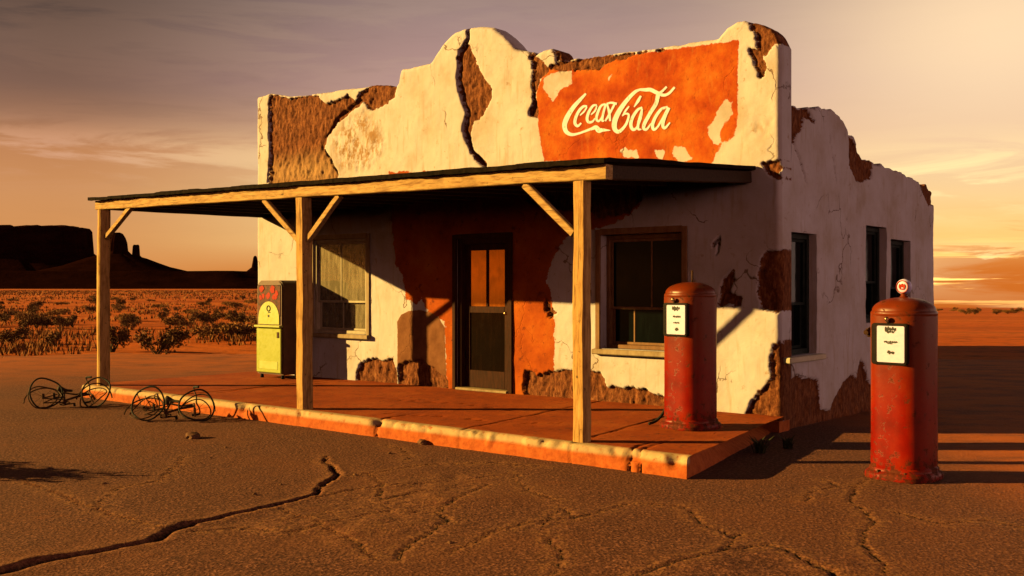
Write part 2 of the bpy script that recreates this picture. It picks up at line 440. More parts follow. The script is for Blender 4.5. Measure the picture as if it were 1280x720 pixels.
def fp(L): return [front(*p) for p in L]
def sp_(L): return [side(*p) for p in L]
def z2(L, k=3.274, ox=300, oy=20): return [(ox+x/k, oy+y/k) for x, y in L]
def z3(L): return z2(L, 3.428, 640, 20)
def z5(L): return z2(L, 1.756, 620, 200)
def z6(L): return z2(L, 2.25, 900, 20)
def z7(L): return z2(L, 2.25, 900, 320)

TOP = fp([(321,121),(326,120),(336,116),(349,118.5),(361,120.5),(394.7,117),(428,111.6),(452.7,108.6),(465,105.5),(480,105.5),(494,108),(498.5,102),(501.6,86),(514,83.5),
          (530,80),(538,77),(543,70),(547,63),(553,54),(559.6,47.5),(568,40),(578,35.5),(590,33.5),(606,33),(614.6,34),(621,38),(627,43),(635,50),(641,57),(648,62.8),(656,63),(663.5,64.3),(669,69),(674,64),(680,61.5),(688,60),(695,62),(699,66),(702.7,75),
          (760,67),(830,57.5),(896.7,47.5),(902.5,40),(908,33),(914,29),(921,26.5),(928.8,25.5),(940,26.5),(949,29),(957,32),(963.8,37),(969,43),(973,52),(975,56)])
TU = np.array([p[0] for p in TOP]); TZ = np.array([p[1] for p in TOP])
def top_front(u):
    z = np.interp(u, TU, TZ)
    return z+.014*fbm(u*6, u*0, 5, 4)+.006*fbm(u*25, u*0, 6, 2)

ADOBE = [fp(z2([(118,318),(200,335),(310,322),(350,362),(372,350),(440,325),(470,345),(505,300),(545,270),(640,282),(632,335),(577,375),(545,388),(500,360),(450,390),(400,440),(360,490),(345,550),(370,570),(400,665),(260,700),(118,700)])),
         fp(z2([(930,92),(950,150),(985,230),(1030,300),(1032,345),(990,405),(960,430),(940,500),(955,550),(1005,612),(985,612),(940,555),(915,480),(922,400),(900,330),(888,250),(893,170)])),
         fp(z3([(62,140),(110,185),(150,210),(168,240),(125,272),(103,330),(110,440),(68,422),(90,370),(84,290),(90,230)])),
         fp(z3([(158,205),(250,188),(330,170),(420,158),(470,160),(560,148),(690,140),(560,160),(470,185),(400,205),(370,230),(300,228),(230,236),(150,240)])),
         fp(z3([(1000,10),(1060,20),(1145,70),(1150,110),(1110,140),(1085,165),(1050,140),(1040,90),(1015,45)])),
         fp(z3([(1010,128),(1040,140),(1068,175),(1085,215),(1062,265),(1045,200),(1015,165)])),
         fp(z3([(1070,632),(1140,615),(1145,700),(1100,680)])),
         fp(z3([(160,135),(185,132),(212,150),(212,190),(190,190),(175,165)])),
         fp([(443,485),(446,462),(455,451),(468,447),(480,452),(492,447),(497,486)]),
         fp([(497,484),(497,456),(512,450),(528,449),(545,462),(557,472),(560,486)]),
         fp(z5([(62,525),(60,455),(90,470),(115,468),(150,458),(178,470),(205,462),(228,465),(245,500),(285,502),(330,505),(372,520),(380,560)])),
         fp(z5([(545,575),(552,545),(575,510),(590,490),(605,480),(600,440),(610,405),(625,400),(640,420),(640,580)])),
         fp(z5([(578,330),(575,270),(580,215),(590,197),(640,197),(640,330)])),
         fp(z5([(490,320),(490,275),(505,245),(522,240),(525,262),(515,290),(535,300),(536,320)])),
         fp(z5([(60,40),(340,40),(330,75),(312,95),(290,118),(262,122),(215,125),(208,110),(110,110),(60,90)])),
         fp(z5([(108,300),(128,330),(140,335),(120,345),(100,335)])),
         fp(z5([(190,270),(204,262),(204,330),(190,345)])),
         ]
TANZ = [fp(z2([(118,600),(370,560),(400,690),(118,700)]))]
WORN = [fp(z2([(440,395),(500,370),(545,395),(580,440),(600,500),(600,560),(540,640),(400,650),(370,560),(360,490)])),
        fp(z3([(1000,440),(1120,440),(1100,520),(1010,510)]))]
SIGN = fp(z3([(160,215),(400,178),(700,140),(972,103),(967,300),(968,440),(940,560),(862,640),(500,618),(136,622),(112,470),(103,330),(125,272)]))
PATCH = [fp(z3(p)) for p in (
    [(258,232),(252,290),(205,318),(175,367),(160,345),(130,310),(132,262),(180,240)],
    [(912,353),(942,370),(940,412),(905,470),(882,545),(860,548),(838,480),(868,430)],
    [(855,640),(870,585),(912,540),(962,520),(975,640)],
    [(462,568),(530,570),(548,612),(480,608)], [(690,558),(740,565),(782,612),(720,632),(680,590)],
    [(618,580),(650,578),(645,612),(622,608)], [(405,262),(432,245),(415,290)])]
TERRA = fp([(486,215),(494,330),(503,345),(508,372),(520,380),(528,372),(533,388),(545,395),(556,402),(558,484),(575,495),(690,502),(693,440),(692,380),(683,352),(688,330),(697,310),(712,292),(740,288),(768,280),(800,258),(812,215)])
ARCH_SHADOW = fp([(497,486),(497,402),(502,393),(512,388.5),(524,387.5),(538,390),(549,397),(556,409),(558,490)])  # outline of the painted shadow, nothing modelled casts it
def crk(L, w, conv=z3): return [(*front(*p), w) for p in conv(L)]
CRACKS = [crk([(930,60),(935,90),(900,150),(890,250),(903,330),(925,400),(915,470),(945,550),(1003,612)], .035, z2),
          crk([(118,365),(120,480),(122,560),(112,680)], .02, z2), crk([(480,345),(400,410),(350,490)], .035, z2), crk([(345,550),(395,650)], .035, z2),
          crk([(1040,405),(1100,402),(1150,405)], .010, z2), crk([(575,395),(585,450),(600,490)], .010, z2),
          crk([(990,430),(1010,495)], .008, z2), crk([(1015,470),(1060,480),(1100,485),(1150,466)], .010), crk([(965,110),(970,300),(965,440)], .007),
          crk([(30,560),(70,565),(130,575),(165,568)], .008, z6), crk([(1060,520),(1045,570),(1055,600)], .008),
          crk([(485,205),(490,170),(475,190)], .012, z5), crk([(515,130),(560,135),(615,130)], .010, z5), crk([(385,480),(375,510)], .008, lambda L: L),
          crk([(365,415),(380,455),(372,480)], .006, lambda L: L)]
CRACKS = [[(x, y, max(w, .013)) for x, y, w in L] for L in CRACKS if max(q[2] for q in L) >= .0115]
OPEN = {}
def rect(x0, x1, y0, y1):
    u0 = front(x0, y0)[0]; u1 = front(x1, y0)[0]; xm = (x0+x1)/2
    return u0, u1, front(xm, y1)[1], front(xm, y0)[1]
OPEN['left'] = rect(393, 459, 299, 417)
OPEN['right'] = rect(751, 853, 292, 438)
OPEN['door'] = rect(570, 637, 297, 489); OPEN['door'] = OPEN['door'][:2]+(.2,)+OPEN['door'][3:]

def fields_front(u, z):
    pt = .045*fbm(u*7, z*7, 11, 4)+.028*fbm(u*24, z*24, 13, 3)
    dA = np.full(u.shape, 9.0)
    for p in ADOBE: dA = np.minimum(dA, sdf(p, u, z)+pt)
    cr = np.zeros(u.shape)
    for L in CRACKS:
        d, w = pdist(L, u+.025*fbm(u*9, z*9, 31, 3), z+.025*fbm(u*9, z*9, 37, 3))
        w = w*(1+.7*fbm(u*5, z*5, 41, 2))
        dA = np.minimum(dA, d-w*.8)
        cr = np.maximum(cr, 1-sstep(w*.3, w*1.3, d))
    dR = sdf(SIGN, u, z)
    for p in PATCH: dR = np.maximum(dR, -(sdf(p, u, z)+pt*.75))
    dT = sdf(TERRA, u, z)+pt*.8; dS = sdf(ARCH_SHADOW, u, z)
    dW = np.full(u.shape, 9.0)
    for p in WORN: dW = np.minimum(dW, sdf(p, u, z))
    dN = np.full(u.shape, 9.0)
    for p in TANZ: dN = np.minimum(dN, sdf(p, u, z))
    t = top_front(u)
    off = .014*fbm(u*1.3, z*1.3, 3, 3)+.006*fbm(u*6, z*6, 8, 4)
    ins = 1-sstep(-.012, .006, dA)
    off = off+ins*(.052+.030*fbm(u*11, z*5, 51, 4)+.018*fbm(u*26, z*16, 55, 3))
    off = off+cr*.06
    off = off+.012*(1-sstep(-.05, .05, dW))*(.5+fbm(u*12, z*9, 61, 4))
    off = off-.004*(1-sstep(-.02, .01, dS))
    for d, r in ((t-z, .07), (UR-u, .06), (u-UL, .05)):
        q = np.clip(1-d/r, 0, 1)
        off = off+r*(1-np.sqrt(np.clip(1-q*q, 0, 1)))
    return off, dict(d_adobe=dA, d_red=dR, d_terra=dT, d_arch_shadow=dS, d_worn=dW, d_tan=dN)

def axis(a0, a1, breaks, step):
    pts = sorted([a0, a1]+[b for b in breaks if a0 < b < a1]); out = []
    for p, q in zip(pts, pts[1:]):
        n = max(1, int(round((q-p)/step))); out += list(np.linspace(p, q, n, endpoint=False))
    return np.array(out+[a1])
def relief_wall(a, zlow, nup, top, fields, openings, thick, place, name, mat, parent, extract=None):
    """a relief sheet with openings, a back sheet and rims; place(a, off, z)"""
    nz = len(zlow)+nup
    AA = np.repeat(a[:, None], nz, 1); ZZ = np.zeros_like(AA)
    ZZ[:, :len(zlow)] = zlow[None, :]
    t = top(a)
    fr = np.linspace(0, 1, nup+1)[1:]
    ZZ[:, len(zlow):] = zlow[-1]+(t-zlow[-1])[:, None]*fr[None, :]
    off, at = fields(AA, ZZ)
    na = len(a); idx = np.arange(na*nz).reshape(na, nz)
    ca = (AA[:-1, :-1]+AA[1:, 1:])/2; cz = (ZZ[:-1, :-1]+ZZ[1:, 1:])/2
    keep = np.ones((na-1, nz-1), bool)
    for o in openings:
        keep &= ~((ca > o[0]) & (ca < o[1]) & (cz > o[2]) & (cz < o[3]))
    q = np.stack([idx[:-1, :-1], idx[1:, :-1], idx[1:, 1:], idx[:-1, 1:]], -1)
    fv = place(AA.ravel(), off.ravel(), ZZ.ravel()); bv = place(AA.ravel(), np.full(AA.size, thick), ZZ.ravel())
    N = len(fv); verts = [fv, bv]; faces = []; sm = []
    sel = np.zeros_like(keep) if extract is None else (extract(ca, cz) & keep)
    fr_faces = q[keep & ~sel]
    faces.append(fr_faces); sm += [True]*len(fr_faces)
    bk = q[keep][:, ::-1]+N; faces.append(bk); sm += [False]*len(bk)
    pad = np.pad(keep, 1)
    rim = []
    for (di, dj, c0, c1) in ((-1, 0, 0, 3), (1, 0, 1, 2), (0, -1, 0, 1), (0, 1, 3, 2)):
        nb = pad[1+di:1+di+keep.shape[0], 1+dj:1+dj+keep.shape[1]]
        b = q[keep & ~nb]
        rim.append(np.stack([b[:, c0], b[:, c1]], -1))
    rim = np.concatenate(rim); nb0 = 2*N; k = len(rim)
    rv = np.concatenate([fv[rim[:, 0]], fv[rim[:, 1]], bv[rim[:, 1]], bv[rim[:, 0]]])
    verts.append(rv); ar = np.arange(k)
    faces.append(np.stack([nb0+ar, nb0+k+ar, nb0+2*k+ar, nb0+3*k+ar], -1)); sm += [False]*k
    attrs = {}
    for n_, vals in at.items():
        f = vals.ravel(); attrs[n_] = np.concatenate([f, np.full(N, 9.0), f[rim[:, 0]], f[rim[:, 1]], np.full(2*k, 9.0) if n_ != 'd_adobe' else np.concatenate([f[rim[:, 1]], f[rim[:, 0]]])])
    o = mesh_np(name, np.concatenate(verts), np.concatenate(faces), mat, parent, sm, attrs)
    if extract is not None:
        fs = q[sel]; used, inv = np.unique(fs.ravel(), return_inverse=True)
        s = mesh_np('painted_sign', fv[used], inv.reshape(-1, 4), mat, parent, True, {n_: v.ravel()[used] for n_, v in at.items()})
        return o, s
    return o
STEP = .018
br_u = [x for o in OPEN.values() for x in o[:2]]; br_z = [x for o in OPEN.values() for x in o[2:]]
ua = axis(UL, UR, br_u, STEP)
zl = axis(.14, 3.05, br_z, STEP)
def place_front(a, off, z): return np.stack([a, WV+off, z], -1)
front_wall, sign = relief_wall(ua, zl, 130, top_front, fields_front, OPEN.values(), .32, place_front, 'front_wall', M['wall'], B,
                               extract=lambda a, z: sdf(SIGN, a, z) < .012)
sign['label'] = 'faded red painted sign with white script lettering'

# white script lettering on the sign: brush strokes as ribbons following the wall relief
STROKES = [
 [(318,203,20),(270,255,32),(195,340,42),(140,430,50),(118,500,48),(133,560,42),(180,588,32),(240,580,22),(300,560,22),(370,535,28),(412,522,44),(440,548,52),(475,546,34),(550,549,6)],
 [(330,322,18),(292,325,26),(250,370,28),(222,430,30),(214,480,32),(238,508,26),(274,480,16)], [(262,408,12),(300,372,18),(328,330,14)],
 [(425,312,18),(388,318,24),(350,370,28),(330,430,30),(342,470,28),(378,468,22),(405,435,12)], [(368,402,12),(405,365,18),(425,318,12)],
 [(505,300,16),(462,320,24),(432,380,28),(418,440,26),(440,462,22),(472,420,16),(500,330,18)], [(508,300,22),(482,400,24),(474,455,24),(492,460,12)],
 [(502,462,18),(540,400,22),(590,305,22)], [(520,300,18),(540,380,26),(548,462,20)], [(515,300,18),(560,290,22),(612,300,24)],
 [(830,165,22),(780,190,32),(700,270,40),(632,370,48),(592,460,52),(590,530,48),(620,562,38),(660,540,30),(702,480,26),(722,405,22),(692,392,18),(665,410,10)], [(725,322,14),(692,365,20),(662,415,12)],
 [(825,166,24),(880,168,34),(930,168,38),(990,196,38),(1050,218,30),(1100,200,26),(1155,143,22)], [(1000,207,28),(1040,180,24),(1080,138,20)],
 [(838,225,20),(810,275,30),(772,330,10)],
 [(850,332,18),(802,360,28),(757,430,32),(742,500,34),(765,542,30),(800,520,22),(835,430,22),(850,345,18)], [(848,350,18),(815,470,26),(812,535,24),(842,540,12)],
 [(1000,215,40),(978,300,38),(922,390,36),(872,480,36),(862,530,30),(890,538,24),(930,485,12)],
 [(1088,330,24),(1030,350,28),(976,420,32),(946,490,34),(952,538,30),(985,525,22),(1040,440,22),(1090,340,22)], [(1100,335,30),(1058,430,34),(1042,500,32),(1062,527,26),(1110,475,14)]]
def catmull(P, n=7):
    P = np.array(P, float); Q = np.vstack([2*P[0]-P[1], P, 2*P[-1]-P[-2]]); out = []
    for i in range(1, len(Q)-2):
        for k in range(n):
            t = k/n; p0, p1, p2, p3 = Q[i-1:i+3]
            out.append(.5*((2*p1)+(-p0+p2)*t+(2*p0-5*p1+4*p2-p3)*t*t+(-p0+3*p1-3*p2+p3)*t**3))
    return np.array(out+[P[-1]])
lv, lf = [], []
for si, S in enumerate(STROKES):
    C = catmull(S, 8); C[:, 2] = np.maximum(C[:, 2], 5)
    T = np.gradient(C[:, :2], axis=0); T /= np.linalg.norm(T, axis=1)[:, None]+1e-9
    Nn = np.stack([-T[:, 1], T[:, 0]], -1)
    base = len(lv)
    for k in range(len(C)):
        for s in (-1, -.33, .33, 1):
            p = C[k, :2]+Nn[k]*s*C[k, 2]*.47
            u, z = front(690+p[0]/7.529, 90+p[1]/7.529)
            lv.append((u, z, .0045+.0006*(si % 5)))
    for k in range(len(C)-1):
        for j in range(3):
            a = base+k*4+j; lf.append((a, a+1, a+5, a+4))
lv = np.array(lv)
lo, _ = fields_front(lv[:, 0], lv[:, 1])
mesh_np('lettering', np.stack([lv[:, 0], WV+lo-lv[:, 2], lv[:, 1]], -1), lf, M['letter'], sign)

# side wall -------------------------------------------------------------------------------
STOP = sp_([(975,133),(984,132),(1004,138),(1011,134.7),(1029,132),(1040,137),(1053,147),(1058,158),(1062,170),(1071,175.6),(1076,188),(1080,199),(1091,202),(1130,219),(1160,232),(1167,236),(1168.5,242)])
SV = np.array([p[0] for p in STOP]); SZ = np.array([p[1] for p in STOP])
def top_side(v): return np.interp(v, SV, SZ)+.07*fbm(v*4, v*0, 75, 5)+.03*fbm(v*19, v*0, 79, 2)
SAD = [sp_(z6([(180,245),(245,262),(270,300),(240,290),(225,320),(205,355),(180,345)])), sp_(z6([(360,330),(400,372),(412,410),(432,405),(428,455),(385,467),(368,430)])),
       sp_(z6([(560,455),(612,480),(612,535),(585,528),(570,500)])),
       sp_(z7([(150,395),(195,350),(215,335),(235,350),(262,340),(278,352),(286,430),(312,438),(322,400),(345,360),(370,335),(388,345),(395,290),(412,300),(418,350),(440,380),(470,400),(520,390),(620,400),(640,560),(150,600)]))]
SCR = [[(*side(*p), .008) for p in z6([(205,350),(230,420),(245,470)])], [(*side(*p), .006) for p in z6([(310,330),(320,420),(330,470)])], [(*side(*p), .006) for p in z7([(190,215),(230,225),(270,215)])]]
VS0 = WV+.31
def fields_side(v, z):
    pt = .05*fbm(v*7, z*7, 111, 4)
    dA = np.full(v.shape, 9.0)
    for p in SAD: dA = np.minimum(dA, sdf(p, v, z)+pt)
    cr = np.zeros(v.shape)
    for L in SCR:
        d, w = pdist(L, v+.03*fbm(v*9, z*9, 131, 3), z+.03*fbm(v*9, z*9, 137, 3))
        dA = np.minimum(dA, d-w); cr = np.maximum(cr, 1-sstep(w*.3, w*1.3, d))
    off = .016*fbm(v*1.3, z*1.3, 103, 3)+.006*fbm(v*8, z*8, 108, 3)
    ins = 1-sstep(-.02, .012, dA)
    off = off+ins*(.045+.035*fbm(v*9, z*6, 151, 4))+cr*.03
    q = np.clip(1-(top_side(v)-z)/.03, 0, 1); off = off+.03*(1-np.sqrt(np.clip(1-q*q, 0, 1)))
    q = np.clip(1-(VB-v)/.06, 0, 1); off = off+.06*(1-np.sqrt(np.clip(1-q*q, 0, 1)))
    o9 = np.full(v.shape, 9.0)
    return off, dict(d_adobe=dA, d_red=o9, d_terra=o9, d_arch_shadow=o9, d_worn=o9, d_tan=o9)
def srect(x0, x1, y0, y1):
    xm = (x0+x1)/2
    return side(x0, y0)[0], side(x1, y0)[0], side(xm, y1)[1], side(xm, y0)[1]
SOPEN = [srect(984, 1021, 291, 444), srect(1083, 1108, 283, 403), srect(1113, 1138, 300, 403)]
va = axis(VS0, VB, [x for o in SOPEN for x in o[:2]], .028)
zs = axis(-.06, 2.85, [x for o in SOPEN for x in o[2:]], .028)
relief_wall(va, zs, 44, top_side, fields_side, SOPEN, .32, lambda a, off, z: np.stack([UR-off, a, z], -1), 'side_wall', M['wall'], B)
# foundation course under the front wall's exposed end, other walls, roof, floor, unseen wing added for its shadow
bm = BM(); add_box(bm, UR-.32, UR-.015, WV+.012, WV+.30, -.06, .139); obj('corner_footing', bm, M['concrete'], B)
def plainwall(name, a, b, thick, prof):
    bm = BM(); d = Vector((b[0]-a[0], b[1]-a[1], 0)); L = d.length; d /= L; n = Vector((-d.y, d.x, 0))
    add_prism(bm, [(0, -.06)]+[(L, -.06)]+[(s*L, z) for s, z in prof[::-1]], 0, thick, P=lambda x, y, z: Vector((a[0], a[1], 0))+d*x+n*y+Vector((0, 0, z)))
    return obj(name, bm, M['wall'], B)
zl0 = float(TZ[0])
plainwall('end_wall', (UL, VB), (UL, WV+.33), .3, [(0, 3.3), (.42, 3.5), (.5, 4.0), (.7, 4.1), (.8, 4.5), (1, zl0-.6)])
plainwall('rear_wall', (UR-.33, VB-.001), (UL+.31, VB-.001), -.3, [(0, 3.26), (1, 3.28)]) if False else None
bm = BM(); add_box(bm, UL+.31, UR-.34, VB-.3, VB-.005, -.06, 3.24, .02); obj('rear_wall', bm, M['wall'], B)
bm = BM(); add_box(bm, UL+.31, UR-.34, WV+.34, VB-.31, 2.98, 3.12, .01); obj('flat_roof', bm, M['roofing'], B)
bm = BM(); add_box(bm, UL+.31, UR-.34, WV+.34, VB-.31, -.05, .195); obj('room_floor', bm, M['interior'], B)
bm = BM(); add_box(bm, -6.2, -6.1, WV+.34, VB-.31, .2, 2.97); add_box(bm, -3.0, -2.9, WV+1.6, VB-.31, .2, 2.97); obj('partition', bm, M['interior'], B)
bm = BM(); add_box(bm, UL, UL+5.2, VB+.004, 20.5, -.06, 3.5, .04); obj('unseen_shadow_wing', bm, M['wall'], B)  # hidden from the camera, added to lengthen the building's ground shadow

# porch floor -----------------------------------------------------------------------------
PU0, PU1 = -11.05, 0.0
us = np.linspace(PU0, PU1, 460)
prof = [(0, -.06), (0, .0), (0, .05), (0, .10), (0, .14), (.003, .165), (.012, .185), (.03, .197), (.06, .2)]
prof += [(v, .2) for v in np.concatenate([np.linspace(.1, .5, 12), np.linspace(.6, WV+.1, 46)])]
pv = np.array([p[0] for p in prof]); pz = np.array([p[1] for p in prof])
UU = np.repeat(us[:, None], len(prof), 1); VV = np.repeat(pv[None, :], len(us), 0); ZZ = np.repeat(pz[None, :], len(us), 0)
arc = np.repeat(np.cumsum(np.r_[0, np.hypot(np.diff(pv), np.diff(pz))])[None, :], len(us), 0)
nz_ = fbm(UU*3, arc*3, 201, 4); nf = fbm(UU*14, arc*14, 205, 3)
edge = np.exp(-((arc-.24)/.07)**2)
chip = .9*sstep(.20, .55, fbm(UU*2.3, UU*0+.5, 211, 4)+.25*fbm(UU*9, arc*9, 215, 2))*edge
for cx_, w_ in ((front(785, 580, 0)[0], .30), (front(303, 515, 0)[0], .12), (front(470, 538, 0)[0], .08), (front(842, 585, 0)[0], .08)):
    chip = np.maximum(chip, np.exp(-((UU-cx_)/w_)**2)*edge*(1.3+.9*fbm(UU*12, arc*12, 221, 3)))
tpm = sstep(.2, .35, arc)
VV = VV+(1-tpm)*(.012*nz_+.006*nf)+chip*.05
ZZ = ZZ+tpm*(.006*nz_+.002*nf)*sstep(.25, .5, arc)-chip*.045+(1-tpm)*.004*nf*sstep(.1, .2, arc)
for cxx in (front(783, 580, 0)[0], front(797, 582, 0)[0], front(470, 538, 0)[0]):
    g_ = np.exp(-((UU+.06*fbm(arc*9, UU*4, 231, 3)-cxx)/.014)**2); VV = VV+g_*.05*(1-tpm); ZZ = ZZ-g_*.03*tpm*np.exp(-((VV-.1)/.5)**2)
for jx in (front(574, 550, 0)[0], front(713, 570, 0)[0], front(215, 500, 0)[0]):
    g_ = np.exp(-((UU+.015*nf-jx)/.012)**2); VV = VV+g_*.02*(1-tpm); ZZ = ZZ-g_*.02*tpm
pline = [front(610, 530, .9)[0], front(705, 515, .9)[0]]
for L in ([(-4.4, .5, .01), (-3.6, .75, .012), (-2.6, .85, .01), (-1.9, 1.3, .01)], [(-8.5, .0, .01), (-8.2, .6, .01), (-8.4, 1.4, .01), (-8.0, 3.2, .008)], [(-5.6, 1.6, .009), (-4.3, 1.9, .009), (-3.2, 1.7, .008)]):
    d, w = pdist(L, UU+.05*nz_, VV+.05*nf); ZZ = ZZ-.02*tpm*(1-sstep(.3, 1.4, d/w))
n0 = len(prof); idx = np.arange(UU.size).reshape(UU.shape)
q = np.stack([idx[:-1, :-1], idx[1:, :-1], idx[1:, 1:], idx[:-1, 1:]], -1).reshape(-1, 4)
pvts = np.stack([UU, VV, ZZ], -1).reshape(-1, 3)
ext = []; extf = []; base = len(pvts)
for col in (0, len(us)-1):                        # end faces
    rng = range(len(prof)-1)
    for k in range(len(prof)):
        p = pvts[idx[col, k]]; ext.append(p); ext.append((p[0], p[1], -.06))
    for k in rng:
        b0 = base+(0 if col == 0 else 2*len(prof))+2*k
        extf.append((b0, b0+2, b0+3, b0+1))
pvts[:, 0] = PU0+(pvts[:, 0]-PU0)*(1-.60*np.clip(pvts[:, 1], 0, 4)/WV/(0-PU0)); ext = [(p[0] if k < 2*len(prof) else PU0+(p[0]-PU0)*(1-.60*max(p[1], 0)/WV/(0-PU0)), p[1], p[2]) for k, p in enumerate(ext)]
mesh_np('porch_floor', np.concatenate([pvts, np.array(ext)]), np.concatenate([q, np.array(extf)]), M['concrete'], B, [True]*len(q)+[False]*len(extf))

# porch timber ----------------------------------------------------------------------------
BV = .17
uL, zL = front(119, 262, .10); uR, zR = front(757, 223, .10)
def zb(u): return zL+(zR-zL)*(u-uL)/(uR-uL)
def wob(bm, amp=.006, sc_=3.0, seed=1):
    co = np.array([v.co[:] for v in bm.verts])
    dx = amp*fbm(co[:, 0]*sc_+co[:, 2]*sc_, co[:, 1]*7, seed, 3); dz = amp*fbm(co[:, 0]*sc_+3, co[:, 1]*5+co[:, 2]*sc_, seed+5, 3)
    for v, a_, b_ in zip(bm.verts, dx, dz): v.co.x += a_; v.co.y += a_*.7; v.co.z += b_
def stick(bm, p, q, w, h, n=14, side_=None, bev=.008):
    """squared timber from p to q, cut into n lengths so that it can be worn uneven"""
    p = Vector(p); q = Vector(q); t = (q-p).normalized()
    s = Vector(side_ or (0, 1, 0)); s = (s-t*s.dot(t)).normalized(); k = t.cross(s)
    sec = [(-w/2+bev, -h/2), (w/2-bev, -h/2), (w/2, -h/2+bev), (w/2, h/2-bev), (w/2-bev, h/2), (-w/2+bev, h/2), (-w/2, h/2-bev), (-w/2, -h/2+bev)]
    rings = [[bm.verts.new(p+(q-p)*(i/n)+s*a+k*b) for a, b in sec] for i in range(n+1)]
    for a, b in zip(rings, rings[1:]):
        for i in range(8): bm.faces.new((a[i], a[(i+1) % 8], b[(i+1) % 8], b[i]))
    bm.faces.new(rings[0][::-1]); bm.faces.new(rings[-1])
bm = BM(); hb = .145
stick(bm, (uL-.02, BV, zb(uL)+hb/2), (uR, BV, zb(uR)+hb/2), .13, hb, 60); wob(bm, .010, 1.6, 301)
obj('porch_beam', bm, M['timber'], B, 40)
PX = [(127, 484, .175), (381, 511, .165), (727, 553, .158)]
for k, (px, py, w) in enumerate(PX):
    u = front(px, py, BV)[0]
    if k == 0: u = max(u, uL+.12)
    bm = BM(); stick(bm, (u, BV, .196), (u+(.02, -.02, .01)[k], BV, zb(u)-.003), w, w*(1.0, 1.0, .82)[k], 26, ((.94, -.34, 0), (1, 0, 0), (1, 0, 0))[k], .022); wob(bm, .012, 2.2, 310+k)
    po = obj('porch_post', bm, M['post'], B, 40)
    br = [[((165, 258), (133, 297))], [((331, 250), (374, 300)), ((425, 245), (384, 301))], [((657, 231), (718, 292))]][k]
    for (a, b) in br:
        ua_, za_ = front(*a, BV); ub_, zb_ = front(*b, BV)
        bm = BM(); stick(bm, (ua_, BV, min(za_, zb(ua_)+.02)), (ub_, BV, zb_), .075, .075, 6); wob(bm, .006, 3, 330+k)
        obj('brace', bm, M['timber'], po, 40)
# side beams back to the wall, rafters and roof sheet
zw = 3.10
def zroof(u, v): return (zb(u)+hb+.012)*(1-v/WV)+max(zb(u)+hb+.03, zw+.1)*v/WV
for ue in (uL+.06, uR-.07):
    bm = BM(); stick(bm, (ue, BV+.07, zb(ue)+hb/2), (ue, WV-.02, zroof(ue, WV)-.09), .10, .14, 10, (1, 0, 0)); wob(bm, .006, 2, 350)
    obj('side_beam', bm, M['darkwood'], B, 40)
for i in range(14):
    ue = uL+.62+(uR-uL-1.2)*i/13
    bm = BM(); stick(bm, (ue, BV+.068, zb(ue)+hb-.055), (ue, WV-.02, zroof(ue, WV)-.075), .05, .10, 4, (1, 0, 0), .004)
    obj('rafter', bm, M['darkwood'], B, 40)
RU0, RU1 = uL-.12, uR+.03
us = np.linspace(RU0, RU1, 300); vs = np.concatenate([[0], np.linspace(.06, WV-.012, 40)])
UU = np.repeat(us[:, None], len(vs), 1); VV = np.repeat(vs[None, :], len(us), 0)
ragg = (.035+.035*fbm(us*1.6, us*0, 401, 4)+.008*fbm(us*17, us*0, 405, 2))
VV[:, 0] = BV-.10-ragg; VV[:, 1] = np.maximum(VV[:, 1], BV-.04)
VV = np.sort(VV, axis=1)
ZT = np.vectorize(zroof)(UU, np.clip(VV, 0, WV))+.008*fbm(UU*3, VV*3, 411, 3)
ZT += -.02*np.exp(-((VV-VV[:, :1])/.05)**2)*(.5+.8*np.abs(fbm(UU*6, VV*0, 415, 3)))
thk = .045+.012*fbm(UU*2.2, VV*2, 419, 3)
nn = UU.size; idx = np.arange(nn).reshape(UU.shape)
q = np.stack([idx[:-1, :-1], idx[1:, :-1], idx[1:, 1:], idx[:-1, 1:]], -1).reshape(-1, 4)
topv = np.stack([UU, VV, ZT+thk], -1).reshape(-1, 3); botv = np.stack([UU, VV, ZT], -1).reshape(-1, 3)
rim = []
for line in (idx[:, 0], idx[:, -1], idx[0, :], idx[-1, :]):
    rim.append(np.stack([line[:-1], line[1:], line[1:]+nn, line[:-1]+nn], -1))
mesh_np('porch_roof', np.concatenate([topv, botv]), np.concatenate([q, q[:, ::-1]+nn]+rim), M['roofing'], B, False)

